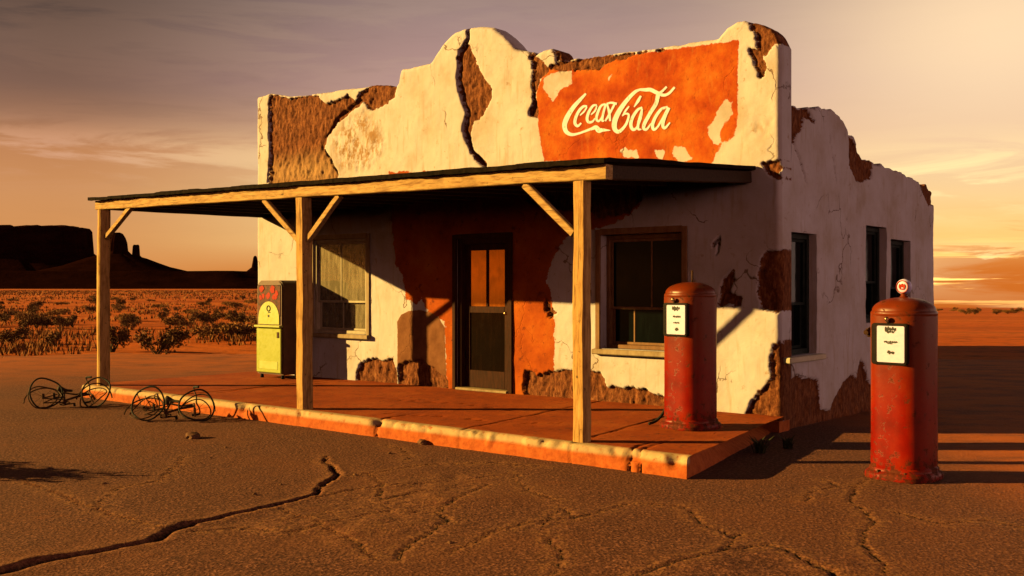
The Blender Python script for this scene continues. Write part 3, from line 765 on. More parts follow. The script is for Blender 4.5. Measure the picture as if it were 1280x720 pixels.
# windows and door ------------------------------------------------------------------------
def Pf(a, d, z): return (a, WV+d, z)
def Ps(a, d, z): return (UR-d, a, z)
def window(P, o, fmat, gmat, rail=.5, mull_top=(.5,), mull_bot=(.5,), casing=True, curtain=None, d0=.16, sill=True, fw=.055, casew=.075, hang=True):
    a0, a1, z0, z1 = o
    bm = BM()
    add_box(bm, a0+.003, a0+fw, d0-.07, d0+.06, z0+.003, z1-.003, .005, P); add_box(bm, a1-fw, a1-.003, d0-.07, d0+.06, z0+.003, z1-.003, .005, P)
    add_box(bm, a0+fw+.001, a1-fw-.001, d0-.07, d0+.06, z1-fw, z1-.003, .005, P); add_box(bm, a0+fw+.001, a1-fw-.001, d0-.07, d0+.06, z0+.003, z0+fw, .005, P)
    f = obj('window', bm, fmat, B)
    if casing:
        bm = BM(); c = casew
        add_box(bm, a0-c, a0-.001, -.03, .03, z0-.02, z1+c, .006, P); add_box(bm, a1+.001, a1+c, -.03, .03, z0-.02, z1+c, .006, P)
        add_box(bm, a0, a1, -.032, .03, z1+.001, z1+c+.01, .006, P)
        obj('casing', bm, M['frame'] if casing is True else casing, f)
    if sill:
        bm = BM(); add_box(bm, a0-.10, a1+.10, -.09, d0-.072, z0-.075, z0-.004, .012, P); obj('sill', bm, M['frame'] if fmat in (M['cream'], M['brownframe']) else M['wallplain'], f)
    zm = z0+(z1-z0)*rail; i0, i1 = a0+fw+.002, a1-fw-.002
    for nm, (q0, q1, d, ml) in (('upper', (zm-.02, z1-fw-.002, d0-.02, mull_top)), ('lower', (z0+fw+.002, zm+.02, d0+.025, mull_bot))):
        bm = BM(); s = .035
        add_box(bm, i0, i0+s, d-.018, d+.018, q0, q1, .003, P); add_box(bm, i1-s, i1, d-.018, d+.018, q0, q1, .003, P)
        add_box(bm, i0+s, i1-s, d-.0175, d+.0175, q1-s, q1, .003, P); add_box(bm, i0+s, i1-s, d-.0175, d+.0175, q0, q0+s, .003, P)
        for t in ml:
            x = i0+(i1-i0)*t; add_box(bm, x-.011, x+.011, d-.012, d+.012, q0+s, q1-s, .002, P)
        obj('sash', bm, fmat, f)
        bm = BM(); add_box(bm, i0+s*.5, i1-s*.5, d-.003, d+.003, q0+s*.5, q1-s*.5, 0, P); obj('pane', bm, gmat, f)
    if curtain:
        for c0, c1, zb_, mt in curtain:
            x0 = i0+(i1-i0)*c0; x1 = i0+(i1-i0)*c1; n = 70
            xs = np.linspace(x0, x1, n); zz = np.linspace(z0+(z1-z0)*zb_, z1-.02, 10)
            X, Z = np.meshgrid(xs, zz, indexing='ij'); hd = (z1-Z)/(z1-z0)
            D = d0+.075+.016*np.sin(X*62+2.5*fbm(X*4, Z*.6, 501, 2))*(.5+.5*hd)+.01*fbm(X*9, Z*2, 503, 2)
            pts = np.array([P(a_, b_, c_) for a_, b_, c_ in zip(X.ravel(), D.ravel(), Z.ravel())])
            ii = np.arange(X.size).reshape(X.shape)
            mesh_np('curtain', pts, np.stack([ii[:-1, :-1], ii[1:, :-1], ii[1:, 1:], ii[:-1, 1:]], -1).reshape(-1, 4), mt, f)
    return f
M['wallplain'] = simple('chalky_sill_plaster', (.55,.45,.32), (.72,.62,.46), 6, .9)
M['cream'] = simple('cream_sash_paint', (.42,.33,.22), (.60,.50,.38), 10, .7, (1,1,.4))
window(Pf, OPEN['left'], M['cream'], M['glass'], .34, (.48,), (.48,), d0=.075, curtain=[(0, .52, .05, M['curtain']), (.5, 1, .0, M['curtain'])])['label'] = 'sash window with pale dusty panes and faded curtains'
window(Pf, OPEN['right'], M['brownframe'], M['darkglass'], .36, (.56,), (.30,), d0=.2, casing=M['brownframe'])['label'] = 'sash window with dark grimy panes'
for k, o in enumerate(SOPEN):
    window(Ps, o, M['darkframe'], M['darkglass'], .42, (), (), casing=False, d0=.17, sill=(k == 0), fw=.07)
# door
a0, a1, z0, z1 = OPEN['door']
bm = BM(); add_box(bm, a0+.003, a0+.085, .03, .20, z0+.002, z1-.003, .006, Pf); add_box(bm, a1-.085, a1-.003, .03, .20, z0+.002, z1-.003, .006, Pf); add_box(bm, a0+.086, a1-.086, .03, .20, z1-.09, z1-.003, .006, Pf)
obj('door_frame', bm, M['doorwood'], B)
bm = BM(); add_box(bm, a1-.006, a1+.06, -.028, .028, z0+.002, z1+.06, .006, Pf); add_box(bm, a0-.06, a0+.006, -.028, .028, z0+.002, z1+.06, .006, Pf); add_box(bm, a0+.007, a1-.007, -.029, .029, z1-.004, z1+.065, .006, Pf); obj('door_casing', bm, M['doorwood'], B)
bm = BM(); add_box(bm, a0+.02, a1-.02, -.05, .2, z0-.005, z0+.035, .01, Pf); obj('threshold', bm, M['frame'], B)
L0, L1, Zb, Zt = a0+.088, a1-.088, z0+.04, z1-.095
dd = .13; st = .10; zmid = Zb+(Zt-Zb)*.545; zr0 = Zb+.26
bm = BM()
add_box(bm, L0, L0+st, dd-.022, dd+.022, Zb, Zt, .004, Pf); add_box(bm, L1-st, L1, dd-.022, dd+.022, Zb, Zt, .004, Pf)
add_box(bm, L0+st, L1-st, dd-.021, dd+.021, Zt-.09, Zt, .004, Pf); add_box(bm, L0+st, L1-st, dd-.021, dd+.021, zmid-.05, zmid+.05, .004, Pf); add_box(bm, L0+st, L1-st, dd-.021, dd+.021, Zb, zr0, .004, Pf)
xm = (L0+L1)/2
add_box(bm, xm-.02, xm+.02, dd-.02, dd+.02, zmid+.05, Zt-.09, .003, Pf)
door = obj('door', bm, M['doorwood'], B); door['label'] = 'dark half-glazed wooden door'
for (x0, x1, q0, q1, mt) in ((L0+st-.01, xm-.012, zmid+.04, Zt-.08, 'doorglass'), (xm+.012, L1-st+.01, zmid+.04, Zt-.08, 'doorglass'), (L0+st-.01, L1-st+.01, zr0-.01, zmid-.04, 'doordark')):
    bm = BM(); add_box(bm, x0, x1, dd-.003, dd+.003, q0, q1, 0, Pf); obj('pane', bm, M[mt], door)
bm = BM(); c = Vector(Pf(L1-st*.5, dd-.06, zmid-.05)); add_tube(bm, [Vector(Pf(L1-st*.5, dd-.02, zmid-.05)), c], .012, 8); bmesh.ops.create_uvsphere(bm, u_segments=14, v_segments=8, radius=.03, matrix=Matrix.Translation(c)); obj('handle', bm, M['chrome'], door, True)

# ================================================================== GAS PUMPS
def dial_marks(rows, parent, y):
    r = random.Random(5)
    for (cx, cz, w, h, n) in rows:
        bm = BM(); k = n*3; up, dn = [], []
        for i in range(k+1):
            x = cx-w/2+w*i/k; e = .45 if i % 3 == 0 else 1.0
            up.append((x, cz+h/2*e*r.uniform(.5, 1.25))); dn.append((x, cz-h/2*e*r.uniform(.3, 1.1)))
        add_prism(bm, up+dn[::-1], -.0015, .0015)
        o = obj('printed_mark', bm, M['ink'], parent); o.location = (.035, y, 0)
def make_pump(name, px, py, zbase, label, rows, globe, hs=1.0):
    x, y = gnd(px, py, zbase)
    root = empty(name, (x, y, zbase), ANG-R(9)); tag(root, label, 'gas pump', 'old red gas pumps of the store')
    root.scale = (hs, hs, hs)
    r = .262; bz = 1.50
    bm = BM()
    add_lathe(bm, [(1.16, 0), (1.17, .012), (1.17, .045), (1.13, .06), (1.05, .075), (1.04, .085), (1.04, .10), (.99, .115)], r, r, 3.3, 64)
    obj('base', bm, M['redpaint'], root, 35)
    bm = BM()
    pr = [(.985, .112), (1.0, .13)]+[(1.0-.012*math.sin(k/16*math.pi), .13+k*(bz-.13)/16) for k in range(1, 17)]
    add_lathe(bm, pr, r, r, 3.3, 72)
    co = [v.co for v in bm.verts]
    for v in bm.verts:
        n_ = float(fbm(np.array([math.atan2(v.co.y, v.co.x)*1.6]), np.array([v.co.z*2.5]), 601, 3)[0]); v.co.x *= 1+.008*n_; v.co.y *= 1+.008*n_
    obj('body', bm, M['redpaint'], root, 35)
    bm = BM()
    dome = [(1.0, bz-.006), (1.045, bz-.004), (1.06, bz+.008), (1.06, bz+.022), (1.04, bz+.034), (1.015, bz+.038)]
    dome += [(1.015*math.cos(t)**.95, bz+.04+.125*math.sin(t)) for t in [k*math.pi/2/12 for k in range(1, 12)]]+[(.03, bz+.166)]
    add_lathe(bm, dome, r, r, 2.5, 72)
    obj('dome_cap', bm, M['redpaint'], root, 35)
    fy = -r*1.0
    # dial: black rounded surround, white enamel plate, printed marks
    def rr(x0, x1, z0, z1, c):
        out = []
        for cx, cz, a in ((x1-c, z1-c, 0), (x0+c, z1-c, 90), (x0+c, z0+c, 180), (x1-c, z0+c, 270)):
            out += [(cx+c*math.cos(R(a+k*22.5)), cz+c*math.sin(R(a+k*22.5))) for k in range(5)]
        return out
    bm = BM(); add_prism(bm, rr(-.175, .175, 1.05, 1.43, .03), fy-.016, fy+.05); bmesh.ops.bevel(bm, geom=[e for e in bm.edges if abs(e.verts[0].co.y-e.verts[1].co.y) < 1e-5 and e.verts[0].co.y < fy], offset=.008, segments=2, affect='EDGES')
    dial = obj('dial_surround', bm, M['black'], root, 30)
    bm = BM(); add_prism(bm, rr(-.112, .152, 1.075, 1.405, .012), fy-.024, fy-.010); plate = obj('dial_plate', bm, M['white'], dial, 30)
    dial_marks(rows, dial, fy-.0255)
    bm = BM(); add_tube(bm, [(-.01, fy-.004, 1.44), (-.01, fy-.03, 1.455), (-.01, fy-.03, 1.475)], .016, 10); bmesh.ops.create_uvsphere(bm, u_segments=12, v_segments=8, radius=.022, matrix=Matrix.Translation((-.01, fy-.035, 1.468)))
    obj('lamp_boss', bm, M['chrome'], root, True)
    if globe:
        bm = BM(); add_lathe(bm, [(1, bz+.148), (.9, bz+.16), (.7, bz+.175)], .05, .05, 2, 20); add_tube(bm, [(0, 0, bz+.17), (0, 0, bz+.20)], .03, 12); obj('globe_socket', bm, M['redpaint'], root, 35)
        bm = BM(); zc = bz+.262
        prf = [(0.3, -.035), (.75, -.033), (.95, -.02), (1.0, 0), (.95, .02), (.75, .033), (.3, .035)]
        rings = []
        for s, yy in prf: rings.append([bm.verts.new((.072*s*math.cos(2*math.pi*k/32), yy, zc+.072*s*math.sin(2*math.pi*k/32))) for k in range(32)])
        for a_, b_ in zip(rings, rings[1:]):
            for k in range(32): bm.faces.new((a_[k], a_[(k+1) % 32], b_[(k+1) % 32], b_[k]))
        bm.faces.new(rings[0]); bm.faces.new(rings[-1][::-1])
        gl = obj('globe', bm, M['white'], root, 40)
        bm = BM(); rg = random.Random(3)
        add_tube(bm, ring_pts((0, -.036, zc), .056, (1, 0, 0), (0, 0, 1), 32), .004, 6, True)
        for cx, cz, w, h in ((-.022, .004, .011, .022), (.0, .012, .010, .018), (.021, .002, .011, .022), (0, -.022, .022, .006)):
            add_prism(bm, [(cx+w*math.cos(t), zc+cz+h*math.sin(t)) for t in [k*math.pi/6 for k in range(12)]], -.0405, -.030)
        obj('globe_emblem', bm, M['redink'], gl)
        bm = BM(); add_tube(bm, [(-r-.002, -.06, 1.30), (-r-.05, -.07, 1.30), (-r-.06, -.07, 1.37)], .02, 10); add_tube(bm, [(-r-.055, -.12, 1.33), (-r-.06, -.02, 1.36)], .024, 10); obj('nozzle_cradle', bm, M['rust'], root, 40)
        for a in (200, 250, 300):
            bm = BM(); add_tube(bm, [(r*1.13*math.cos(R(a)), r*1.13*math.sin(R(a)), .04), (r*1.13*math.cos(R(a)), r*1.13*math.sin(R(a)), .085)], .016, 6); obj('anchor_bolt', bm, M['rust'], root)
    else:
        pts = [(-r-.0, -.02, 1.05), (-r-.04, -.03, .95), (-r-.05, -.03, .7), (-r-.035, -.03, .45), (-r-.03, -.05, .28), (-r-.06, -.10, .14), (-r-.11, -.17, .05), (-r-.14, -.26, .022)]
        bm = BM(); C = catmull(pts, 6); add_tube(bm, [tuple(p) for p in C], .017, 8); obj('hose', bm, M['rubber'], root, True)
        bm = BM(); add_tube(bm, [(.02, .01, bz+.15), (.02, .01, bz+.30)], .012, 8); obj('vent_pipe', bm, M['rust'], root, True)
    return root
make_pump('gas_pump', 1130, 596, 0.0, 'tall red gas pump on the asphalt right of the store, small white globe on top',
          [(-.015, 1.375, .11, .045, 5), (-.015, 1.352, .07, .03, 3), (-.012, 1.26, .13, .022, 7), (-.02, 1.245, .05, .012, 2), (-.012, 1.165, .07, .035, 2)], True, 1.0)
make_pump('gas_pump', 863, 534, .2, 'red gas pump without globe on the porch floor before the dark window',
          [(-.012, 1.37, .11, .04, 5), (-.012, 1.352, .06, .03, 3), (0, 1.275, .11, .026, 6), (-.006, 1.205, .09, .022, 5), (0, 1.13, .05, .036, 1)], False, .97)

# ================================================================== VENDING MACHINE
u1, _ = front(353, 465, 2.62); u0 = front(321, 465, 2.62)[0]
vx, vy, _ = loc2w((u0+u1)/2, 2.62)
VMr = empty('vending_machine', (vx, vy, .2), ANG); tag(VMr, 'old upright vending machine, yellow lower front and picture panel, on the porch end', 'vending machine')
w = (u1-u0)/2; hh = 1.68; dp = .58
bm = BM()
pf = [(-w, .07), (w, .07), (w, hh-.10), (w-.03, hh-.04), (w-.1, hh), (-w+.1, hh), (-w+.03, hh-.04), (-w, hh-.10)]
add_prism(bm, pf, 0, dp); bmesh.ops.bevel(bm, geom=[e for e in bm.edges if abs(e.verts[0].co.y-e.verts[1].co.y) < 1e-5], offset=.02, segments=2, affect='EDGES')
obj('cabinet', bm, M['brown'], VMr, 35)
bm = BM(); add_box(bm, -w+.015, w-.015, -.022, .012, .10, .86, .012); obj('lower_panel', bm, M['yellow'], VMr, 35)
bm = BM(); add_box(bm, -w+.005, w+.01, -.07, .01, .875, .915, .01); obj('ledge', bm, M['yellow2'], VMr, 35)
bm = BM(); ar = w-.07
arch = [(-ar, .93), (ar, .93)]+[(ar*math.cos(t), 1.03+ar*1.02*math.sin(t)) for t in [k*math.pi/14 for k in range(15)]]
add_prism(bm, arch, -.018, .006); ap = obj('arched_panel', bm, M['yellow2'], VMr, 35)
bm = BM(); add_tube(bm, ring_pts((0, -.019, 1.20), .045, (1, 0, 0), (0, 0, 1), 20), .010, 6, True); obj('printed_ring', bm, M['ink'], ap)
bm = BM(); add_box(bm, -.02, .02, -.022, -.017, 1.05, 1.09, 0); obj('printed_mark', bm, M['ink'], ap)
bm = BM(); add_box(bm, -.012, .05, -.022, -.017, 1.125, 1.14, 0); obj('printed_mark', bm, M['ink'], ap)
bm = BM(); add_box(bm, w-.12, w-.06, -.030, .0, .70, .80, .004); obj('coin_slot', bm, M['rust'], VMr)
bm = BM(); add_box(bm, -w+.10, w-.10, -.026, -.018, .16, .30, .004); obj('vent', bm, M['yellow2'], VMr)
bm = BM(); add_box(bm, -w+.04, w-.04, -.010, .012, 1.06, 1.60, .01); pp = obj('picture_panel', bm, M['amber'], VMr, 35)
bm = BM(); rg = random.Random(11)
for k in range(9):
    cx = rg.uniform(-w+.12, w-.12); cz = rg.uniform(1.35, 1.47) if k < 7 else rg.uniform(1.5, 1.56)
    a = rg.uniform(.03, .07); add_prism(bm, [(cx+a*math.cos(t)*rg.uniform(.6, 1.2), cz+a*math.sin(t)*rg.uniform(.6, 1.2)) for t in [j*math.pi/5 for j in range(10)]], -.012-.0007*k, -.006)
obj('picture_shapes', bm, M['redink'], pp)
for a in (-w+.07, w-.07):
    for b_ in (.06, dp-.06):
        bm = BM(); add_tube(bm, [(a, b_, 0), (a, b_, .075)], [.035, .025], 10); obj('foot', bm, M['black'], VMr, 40)

# ================================================================== BICYCLES
def make_bicycle(loc, rz, flip, label, angs, r=.225, wb=.70, seed=1, bend=.03):
    """a wrecked bicycle lying on its side: frame flat on the ground, wheels buckled up at angles"""
    root = empty('bicycle', loc, rz); tag(root, label, 'bicycle', 'wrecked bicycles lying by the porch')
    rg = random.Random(seed); Tm = Matrix.Rotation(R(76)*flip, 3, 'X')
    def L(p):
        q = Tm @ Vector(p); q.z = q.z+.05
        if q.z < .014: q.z = .014+.004*rg.random()
        return q
    def tube(bm, pts, rad, n=6): add_tube(bm, [L(p) for p in pts], rad, n)
    def wheel(cx, ang, yaw, slip):
        base = L((cx, 0, r))
        def axes(a_, y_):
            ax = Vector((math.cos(y_), math.sin(y_), 0)); hz = Vector((-math.sin(y_), math.cos(y_), 0))
            return ax, hz*math.cos(a_)+Vector((0, 0, math.sin(a_)))
        def loop(rad, n, a_, y_, dx=0, dy=0, rr=.01):
            ax, az = axes(a_, y_); ay = ax.cross(az); c = Vector((base.x+dx, base.y+dy, r*math.sin(a_)+rr))
            out = []
            for k in range(n):
                t = 2*math.pi*k/n
                p = c+ax*math.cos(t)*rad+az*math.sin(t)*rad*(1+.06*math.sin(3*t+seed))+ay*bend*math.sin(2*t+seed)
                p.z = max(p.z, rr); out.append(p)
            return out, c, ay
        rim, c, ay = loop(r-.022, 44, ang, yaw)
        bm = BM(); add_tube(bm, [c-ay*.045, c+ay*.045], .018, 8); hub = obj('wheel', bm, M['rust'], root, 40)
        bm = BM(); add_tube(bm, rim, .009, 6, True); obj('rim', bm, M['rust'], hub, True)
        ty, _, _ = loop(r, 44, ang+slip, yaw+slip*.5, slip*.10, -slip*.05, .012); bm = BM(); add_tube(bm, ty, .012, 8, True); obj('tyre', bm, M['rubber'], hub, True)
        sb = BM()
        for k in range(0, 44, 3):
            if k and rg.random() < .35: continue
            add_tube(sb, [c+ay*(.02 if k % 2 else -.02), rim[k]], .0022, 4)
        obj('spokes', sb, M['rust'], hub)
    (a0, y0, s0), (a1, y1, s1) = angs
    wheel(-wb/2, R(a0), R(y0), s0); wheel(wb/2, R(a1), R(y1), s1)
    bbk = (-.05, 0, r-.02); seat = (-.15, 0, r+.33); head = (wb/2-.16, 0, r+.32); rear = (-wb/2, 0, r); hl = (wb/2-.12, 0, r+.25)
    bm = BM()
    tube(bm, [bbk, seat], .014); tube(bm, [seat, (.02, .02, r+.30), head], .014); tube(bm, [bbk, (.1, -.02, r+.10), hl], .016); tube(bm, [head, hl], .018)
    for q in (-.035, .035):
        tube(bm, [(bbk[0], q*.6, bbk[2]), (rear[0], q, rear[2])], .009); tube(bm, [(seat[0], q*.4, seat[2]-.03), (rear[0], q, rear[2])], .008)
    obj('frame', bm, M['rust'], root, 40)
    bm = BM()
    for q in (-.045, .045): tube(bm, [(hl[0], q*.5, hl[2]), (wb/2-.05, q, r+.12), (wb/2, q, r)], .010)
    obj('fork', bm, M['rust'], root, 40)
    hbp = [(.04, -.20, .10), (-.05, -.17, .14), (.02, -.08, .05), (.02, 0, .03), (.04, .08, .05), (.0, .19, .12), (-.09, .20, .08)]
    hs = Vector(head)+Vector((-.01, 0, .03)); bm = BM(); tube(bm, [head, tuple(hs)], .012)
    hp = [L(tuple(hs+Vector(p))) for p in catmull(hbp, 5)]; add_tube(bm, hp, .010, 8)
    h = obj('handlebar', bm, M['rust'], root, 40)
    for seg in (hp[:6], hp[-6:]):
        bm = BM(); add_tube(bm, seg, .016, 8); obj('grip', bm, M['rubber'], h, 40)
    bm = BM(); tube(bm, [seat, (seat[0]-.03, 0, seat[2]+.07)], .012); obj('seat_post', bm, M['rust'], root, 40)
    bm = BM(); sx, sz = seat[0]-.03, seat[2]+.08; rings = []
    for t in np.linspace(0, 1, 9):
        x = sx+.13-.22*t; wd = .02+.06*float(sstep(.35, .9, t)); zz = sz+.012*math.sin(t*3)+.02*t
        rings.append([bm.verts.new(L((x, wd*math.cos(a_)*(1 if 0 < t < 1 else .6), zz+.02*math.sin(a_)))) for a_ in [k*math.pi/5 for k in range(10)]])
    for a_, b_ in zip(rings, rings[1:]):
        for k in range(10): bm.faces.new((a_[k], a_[(k+1) % 10], b_[(k+1) % 10], b_[k]))
    bm.faces.new(rings[0][::-1]); bm.faces.new(rings[-1]); obj('saddle', bm, M['sole'], root, True)
    cy = .04*(-flip); bm = BM()
    add_tube(bm, [L(tuple(p)) for p in ring_pts((bbk[0], cy, bbk[2]), .07, (1, 0, 0), (0, 0, 1), 24)], .008, 6, True)
    for k in range(5):
        a_ = k*2*math.pi/5; tube(bm, [(bbk[0], cy, bbk[2]), (bbk[0]+.07*math.cos(a_), cy, bbk[2]+.07*math.sin(a_))], .006, 5)
    tube(bm, [(bbk[0], -.05, bbk[2]), (bbk[0], .05, bbk[2])], .016, 8)
    cr = obj('crank', bm, M['rust'], root, 40)
    for q in (-1, 1):
        e = (bbk[0]+q*.12, q*.06, bbk[2]+q*.05); bm = BM(); tube(bm, [(bbk[0], q*.06, bbk[2]), e], .009); tube(bm, [e, (e[0], e[1]+q*.08, e[2])], .018); obj('pedal', bm, M['rubber'], cr)
    for cx, a0_, a1_, up in ((-wb/2, 10, 200, .10), (wb/2, 20, 170, .16)):
        pts = []
        for a_ in np.linspace(a0_, a1_, 16):
            p = L((cx+(r+.03)*math.cos(R(a_)), 0, r+(r+.03)*math.sin(R(a_)))); p.z += up*math.sin(R((a_-a0_)/(a1_-a0_)*180)); pts.append(p)
        bm = BM(); add_tube(bm, pts, .010, 6); obj('mudguard', bm, M['rust'], root, 40)
    return root
bx, by = gnd(80, 512); make_bicycle((bx, by, .006), R(8), -1, 'wrecked rusty bicycle lying on the asphalt at the foot of the outermost porch post', ((44, 20, .42), (38, -35, .5)), seed=2)
bx, by = gnd(202, 529); make_bicycle((bx, by, .006), R(-8), -1, 'wrecked rusty bicycle with spread wheels lying nearer along the porch kerb', ((40, -15, .5), (33, 25, .42)), seed=5)

# ================================================================== GROUND
def terrain_z(x, y):
    r = np.hypot(x, y); az = np.arctan2(x, np.maximum(y, 1e-3))
    right = sstep(.18, .36, az)*sstep(0, 1, y)
    z = -.07+.06*sstep(24, 42, r)
    z = z+sstep(26, 70, r)*(.10*fbm(x*.05, y*.09, 701, 4)+.25*fbm(x*.012, y*.02, 705, 3)*sstep(40, 160, r))
    z = z-right*np.maximum(r-30, 0)*.0175*sstep(25, 60, r)
    return z
rad = np.concatenate([np.linspace(0, 12, 10), np.geomspace(13, 150, 150), np.geomspace(156, 7000, 90)])
th = np.concatenate([np.linspace(-R(50), R(50), 300), np.linspace(R(52), R(308), 90)])
RR, TT = np.meshgrid(rad, th, indexing='ij')
GX = RR*np.sin(TT); GY = RR*np.cos(TT); GZ = terrain_z(GX, GY)
ii = np.arange(RR.size).reshape(RR.shape)
q = np.stack([ii[:-1, :-1], ii[1:, :-1], ii[1:, 1:], ii[:-1, 1:]], -1).reshape(-1, 4)
q2 = np.stack([ii[:-1, -1], ii[1:, -1], ii[1:, 0], ii[:-1, 0]], -1)
g_ = mesh_np('ground', np.stack([GX, GY, GZ], -1).reshape(-1, 3), np.concatenate([q, q2]), M['desert'], None, True); tag(g_, kind='structure')

# asphalt forecourt with real cracks
xs = np.concatenate([np.linspace(-30, -7.1, 170), np.arange(-7, 8.6, .03), np.linspace(8.7, 20, 90)])
ys = np.concatenate([np.linspace(-3, 4.6, 30), np.arange(4.7, 9.5, .025), np.arange(9.5, 13, .035), np.linspace(13.1, 30, 130)])
X, Y = np.meshgrid(xs, ys, indexing='ij')
Z = .012*fbm(X*.6, Y*.6, 801, 3)+.0025*fbm(X*7, Y*7, 805, 3)+.0018*fbm(X*19, Y*19, 807, 2)
def gl(L): return [(*gnd(px, py), w) for px, py, w in L]
MAIN = [gl([(-260,760,.09),(-100,735,.10),(0,716,.11),(60,702,.10),(130,690,.09),(190,676,.09),(215,664,.12),(240,655,.12),(268,652,.07),(300,643,.04),(345,632,.035),(385,620,.035),(405,607,.04),(422,596,.035),(412,582,.03),(409,570,.025)])]
FINE = [gl([(505,700,.04),(508,688,.04),(525,675,.035),(548,662,.03),(560,650,.035),(552,641,.03),(575,625,.03),(595,612,.03),(612,604,.02)]),
        gl([(390,622,.02),(440,612,.025),(500,605,.03),(550,602,.02),(600,598,.025),(640,590,.02)]),
        gl([(330,655,.015),(400,645,.02),(470,628,.03),(520,615,.02),(560,612,.02)]),
        gl([(240,665,.02),(300,660,.02),(360,668,.02),(420,650,.02),(490,640,.025),(550,641,.02)]),
        gl([(480,556,.02),(500,560,.03),(515,568,.03),(512,575,.02)]), gl([(800,720,.05),(850,705,.05),(900,690,.05),(960,682,.05),(985,690,.05),(1010,703,.05),(1040,715,.06),(1060,730,.05)]),
        gl([(900,690,.04),(915,672,.03),(940,668,.02)]), gl([(1035,600,.02),(1050,607,.03),(1020,612,.02),(1005,625,.02)]), gl([(30,600,.012),(130,640,.012),(215,664,.015)]),
        gl([(560,690,.02),(610,668,.025),(660,655,.02),(720,650,.025),(790,630,.02),(850,632,.015)]), gl([(420,596,.02),(470,590,.025),(540,580,.025),(620,578,.02),(680,584,.015)]),
        gl([(350,632,.02),(380,650,.02),(430,672,.025),(470,700,.02)]), gl([(640,590,.02),(655,610,.025),(700,628,.02),(720,650,.02)]), gl([(470,628,.02),(480,605,.02),(455,590,.015)]),
        gl([(1080,600,.02),(1060,625,.03),(1090,650,.025),(1075,680,.03),(1110,705,.03),(1105,730,.03)]), gl([(850,632,.015),(880,655,.02),(915,672,.025)]), gl([(120,640,.015),(150,610,.02),(200,600,.02),(230,570,.015)]),
        gl([(690,720,.02),(700,690,.02),(680,660,.02),(700,640,.015)]), gl([(1120,640,.02),(1180,655,.02),(1240,650,.02),(1300,662,.02)])]
jx = .07*fbm(X*3, Y*3, 811, 4); jy = .07*fbm(X*3, Y*3, 815, 4)
crack = np.zeros(X.shape); scuff = np.zeros(X.shape)
for L in MAIN+FINE:
    big = L is MAIN[0]
    d, w = pdist(L, X+jx, Y+jy)
    w = w*(1+.5*fbm(X*4, Y*4, 821, 2))*(.58 if big else .33)
    c = 1-sstep(.25*w, 1.0*w+.01, d)
    crack = np.maximum(crack, c)
    lip = np.exp(-((d-w*1.6)/(.05+w*.5))**2)
    Z = Z+lip*(.008 if big else .002)
    Z = Z-c*(.05 if big else .030)*np.clip(w/.03, .5, 1)
    scuff = np.maximum(scuff, np.exp(-(d/(.16))**2)*.8)
# broken slab edge along the wide crack: the near side stands a little lower
alli = np.array([p[:2] for p in MAIN[0]])
zone = sdf([gnd(*p) for p in [(330,660),(420,610),(520,590),(640,585),(600,625),(520,670),(400,690)]], X, Y)
scuff = np.maximum(scuff, (1-sstep(-.6, .5, zone))*.7)
Z = Z+(1-sstep(-.4, .3, zone))*.012*fbm(X*6, Y*6, 831, 4)
for (px, py, rx, ry, h) in ((430,655,.7,.35,.03),(560,625,.6,.3,.025),(940,700,.8,.4,.04),(100,700,.9,.25,.02),(290,640,.5,.3,.02)):
    cx, cy = gnd(px, py); Z = Z+h*np.exp(-(((X-cx)/rx)**2+((Y-cy)/ry)**2))*(.6+.5*fbm(X*2.5, Y*2.5, 841, 3))
ed = np.minimum.reduce([X+28+.6*fbm(Y*.7, Y*0, 851, 3), 18.5-X+.8*fbm(Y*.7, Y*0, 855, 3), 26.3-Y+2.4*fbm(X*.25, X*0, 861, 4)+.3*fbm(X*3, X*0, 865, 3)])
dust_lit_mask = np.clip(.85*sstep(3.6, 5.4, X)+.75*sstep(16, 25, Y), 0, 1)  # right side made to look more lit, far strip sandier
Z = Z-.13*(1-sstep(-.2, .35, ed))
ii = np.arange(X.size).reshape(X.shape)
q = np.stack([ii[:-1, :-1], ii[1:, :-1], ii[1:, 1:], ii[:-1, 1:]], -1).reshape(-1, 4)
a_ = mesh_np('forecourt', np.stack([X, Y, Z], -1).reshape(-1, 3), q, M['asphalt'], None, True, {'crack': crack.ravel(), 'scuff': scuff.ravel(), 'dust_lit': dust_lit_mask.ravel()}); tag(a_, kind='structure')

# ================================================================== MESAS
def mesa(name, D, pcx, prx, ry, levels, seed, talus=1.0, n=140, ex=2.6, rough=.06):
    """levels: (radius px offset, height px) from foot to top, measured on the horizon at distance D"""
    k = D/F; cx = (pcx-CX)*k; bm = BM(); rings = []
    for j, (dr, hp) in enumerate(levels):
        ring = []
        for i in range(n):
            a = 2*math.pi*i/n; ca, sa = math.cos(a), math.sin(a)
            nz = float(fbm(np.array([4+3*ca*2.2]), np.array([4+3*sa*2.2]), seed, 4)[0]); gl_ = float(fbm(np.array([20+ca*14]), np.array([20+sa*14]), seed+3, 3)[0])
            rx = (prx+dr)*k*(1+rough*nz*min(1, 1)+.03*gl_); ry_ = ry*(1+rough*nz+.03*gl_)+dr*k
            hz = hp*k*(1+.03*gl_*(1 if 0 < j < len(levels)-1 else .5))
            ring.append(bm.verts.new((cx+rx*math.copysign(abs(ca)**(2/ex), ca), D+ry_*math.copysign(abs(sa)**(2/ex), sa), hz-2)))
        rings.append(ring)
    for a, b in zip(rings, rings[1:]):
        for i in range(n): bm.faces.new((a[i], a[(i+1) % n], b[(i+1) % n], b[i]))
    bm.faces.new(rings[-1])
    o = obj(name, bm, M['mesa'], None, 25); tag(o, kind='structure'); return o
mesa('mesa', 2600, -150, 242, 90, [(150, 0), (70, 18), (28, 38), (20, 45), (19, 58), (18, 72), (15, 76), (6, 77.5), (-60, 78)], 911, rough=.02)
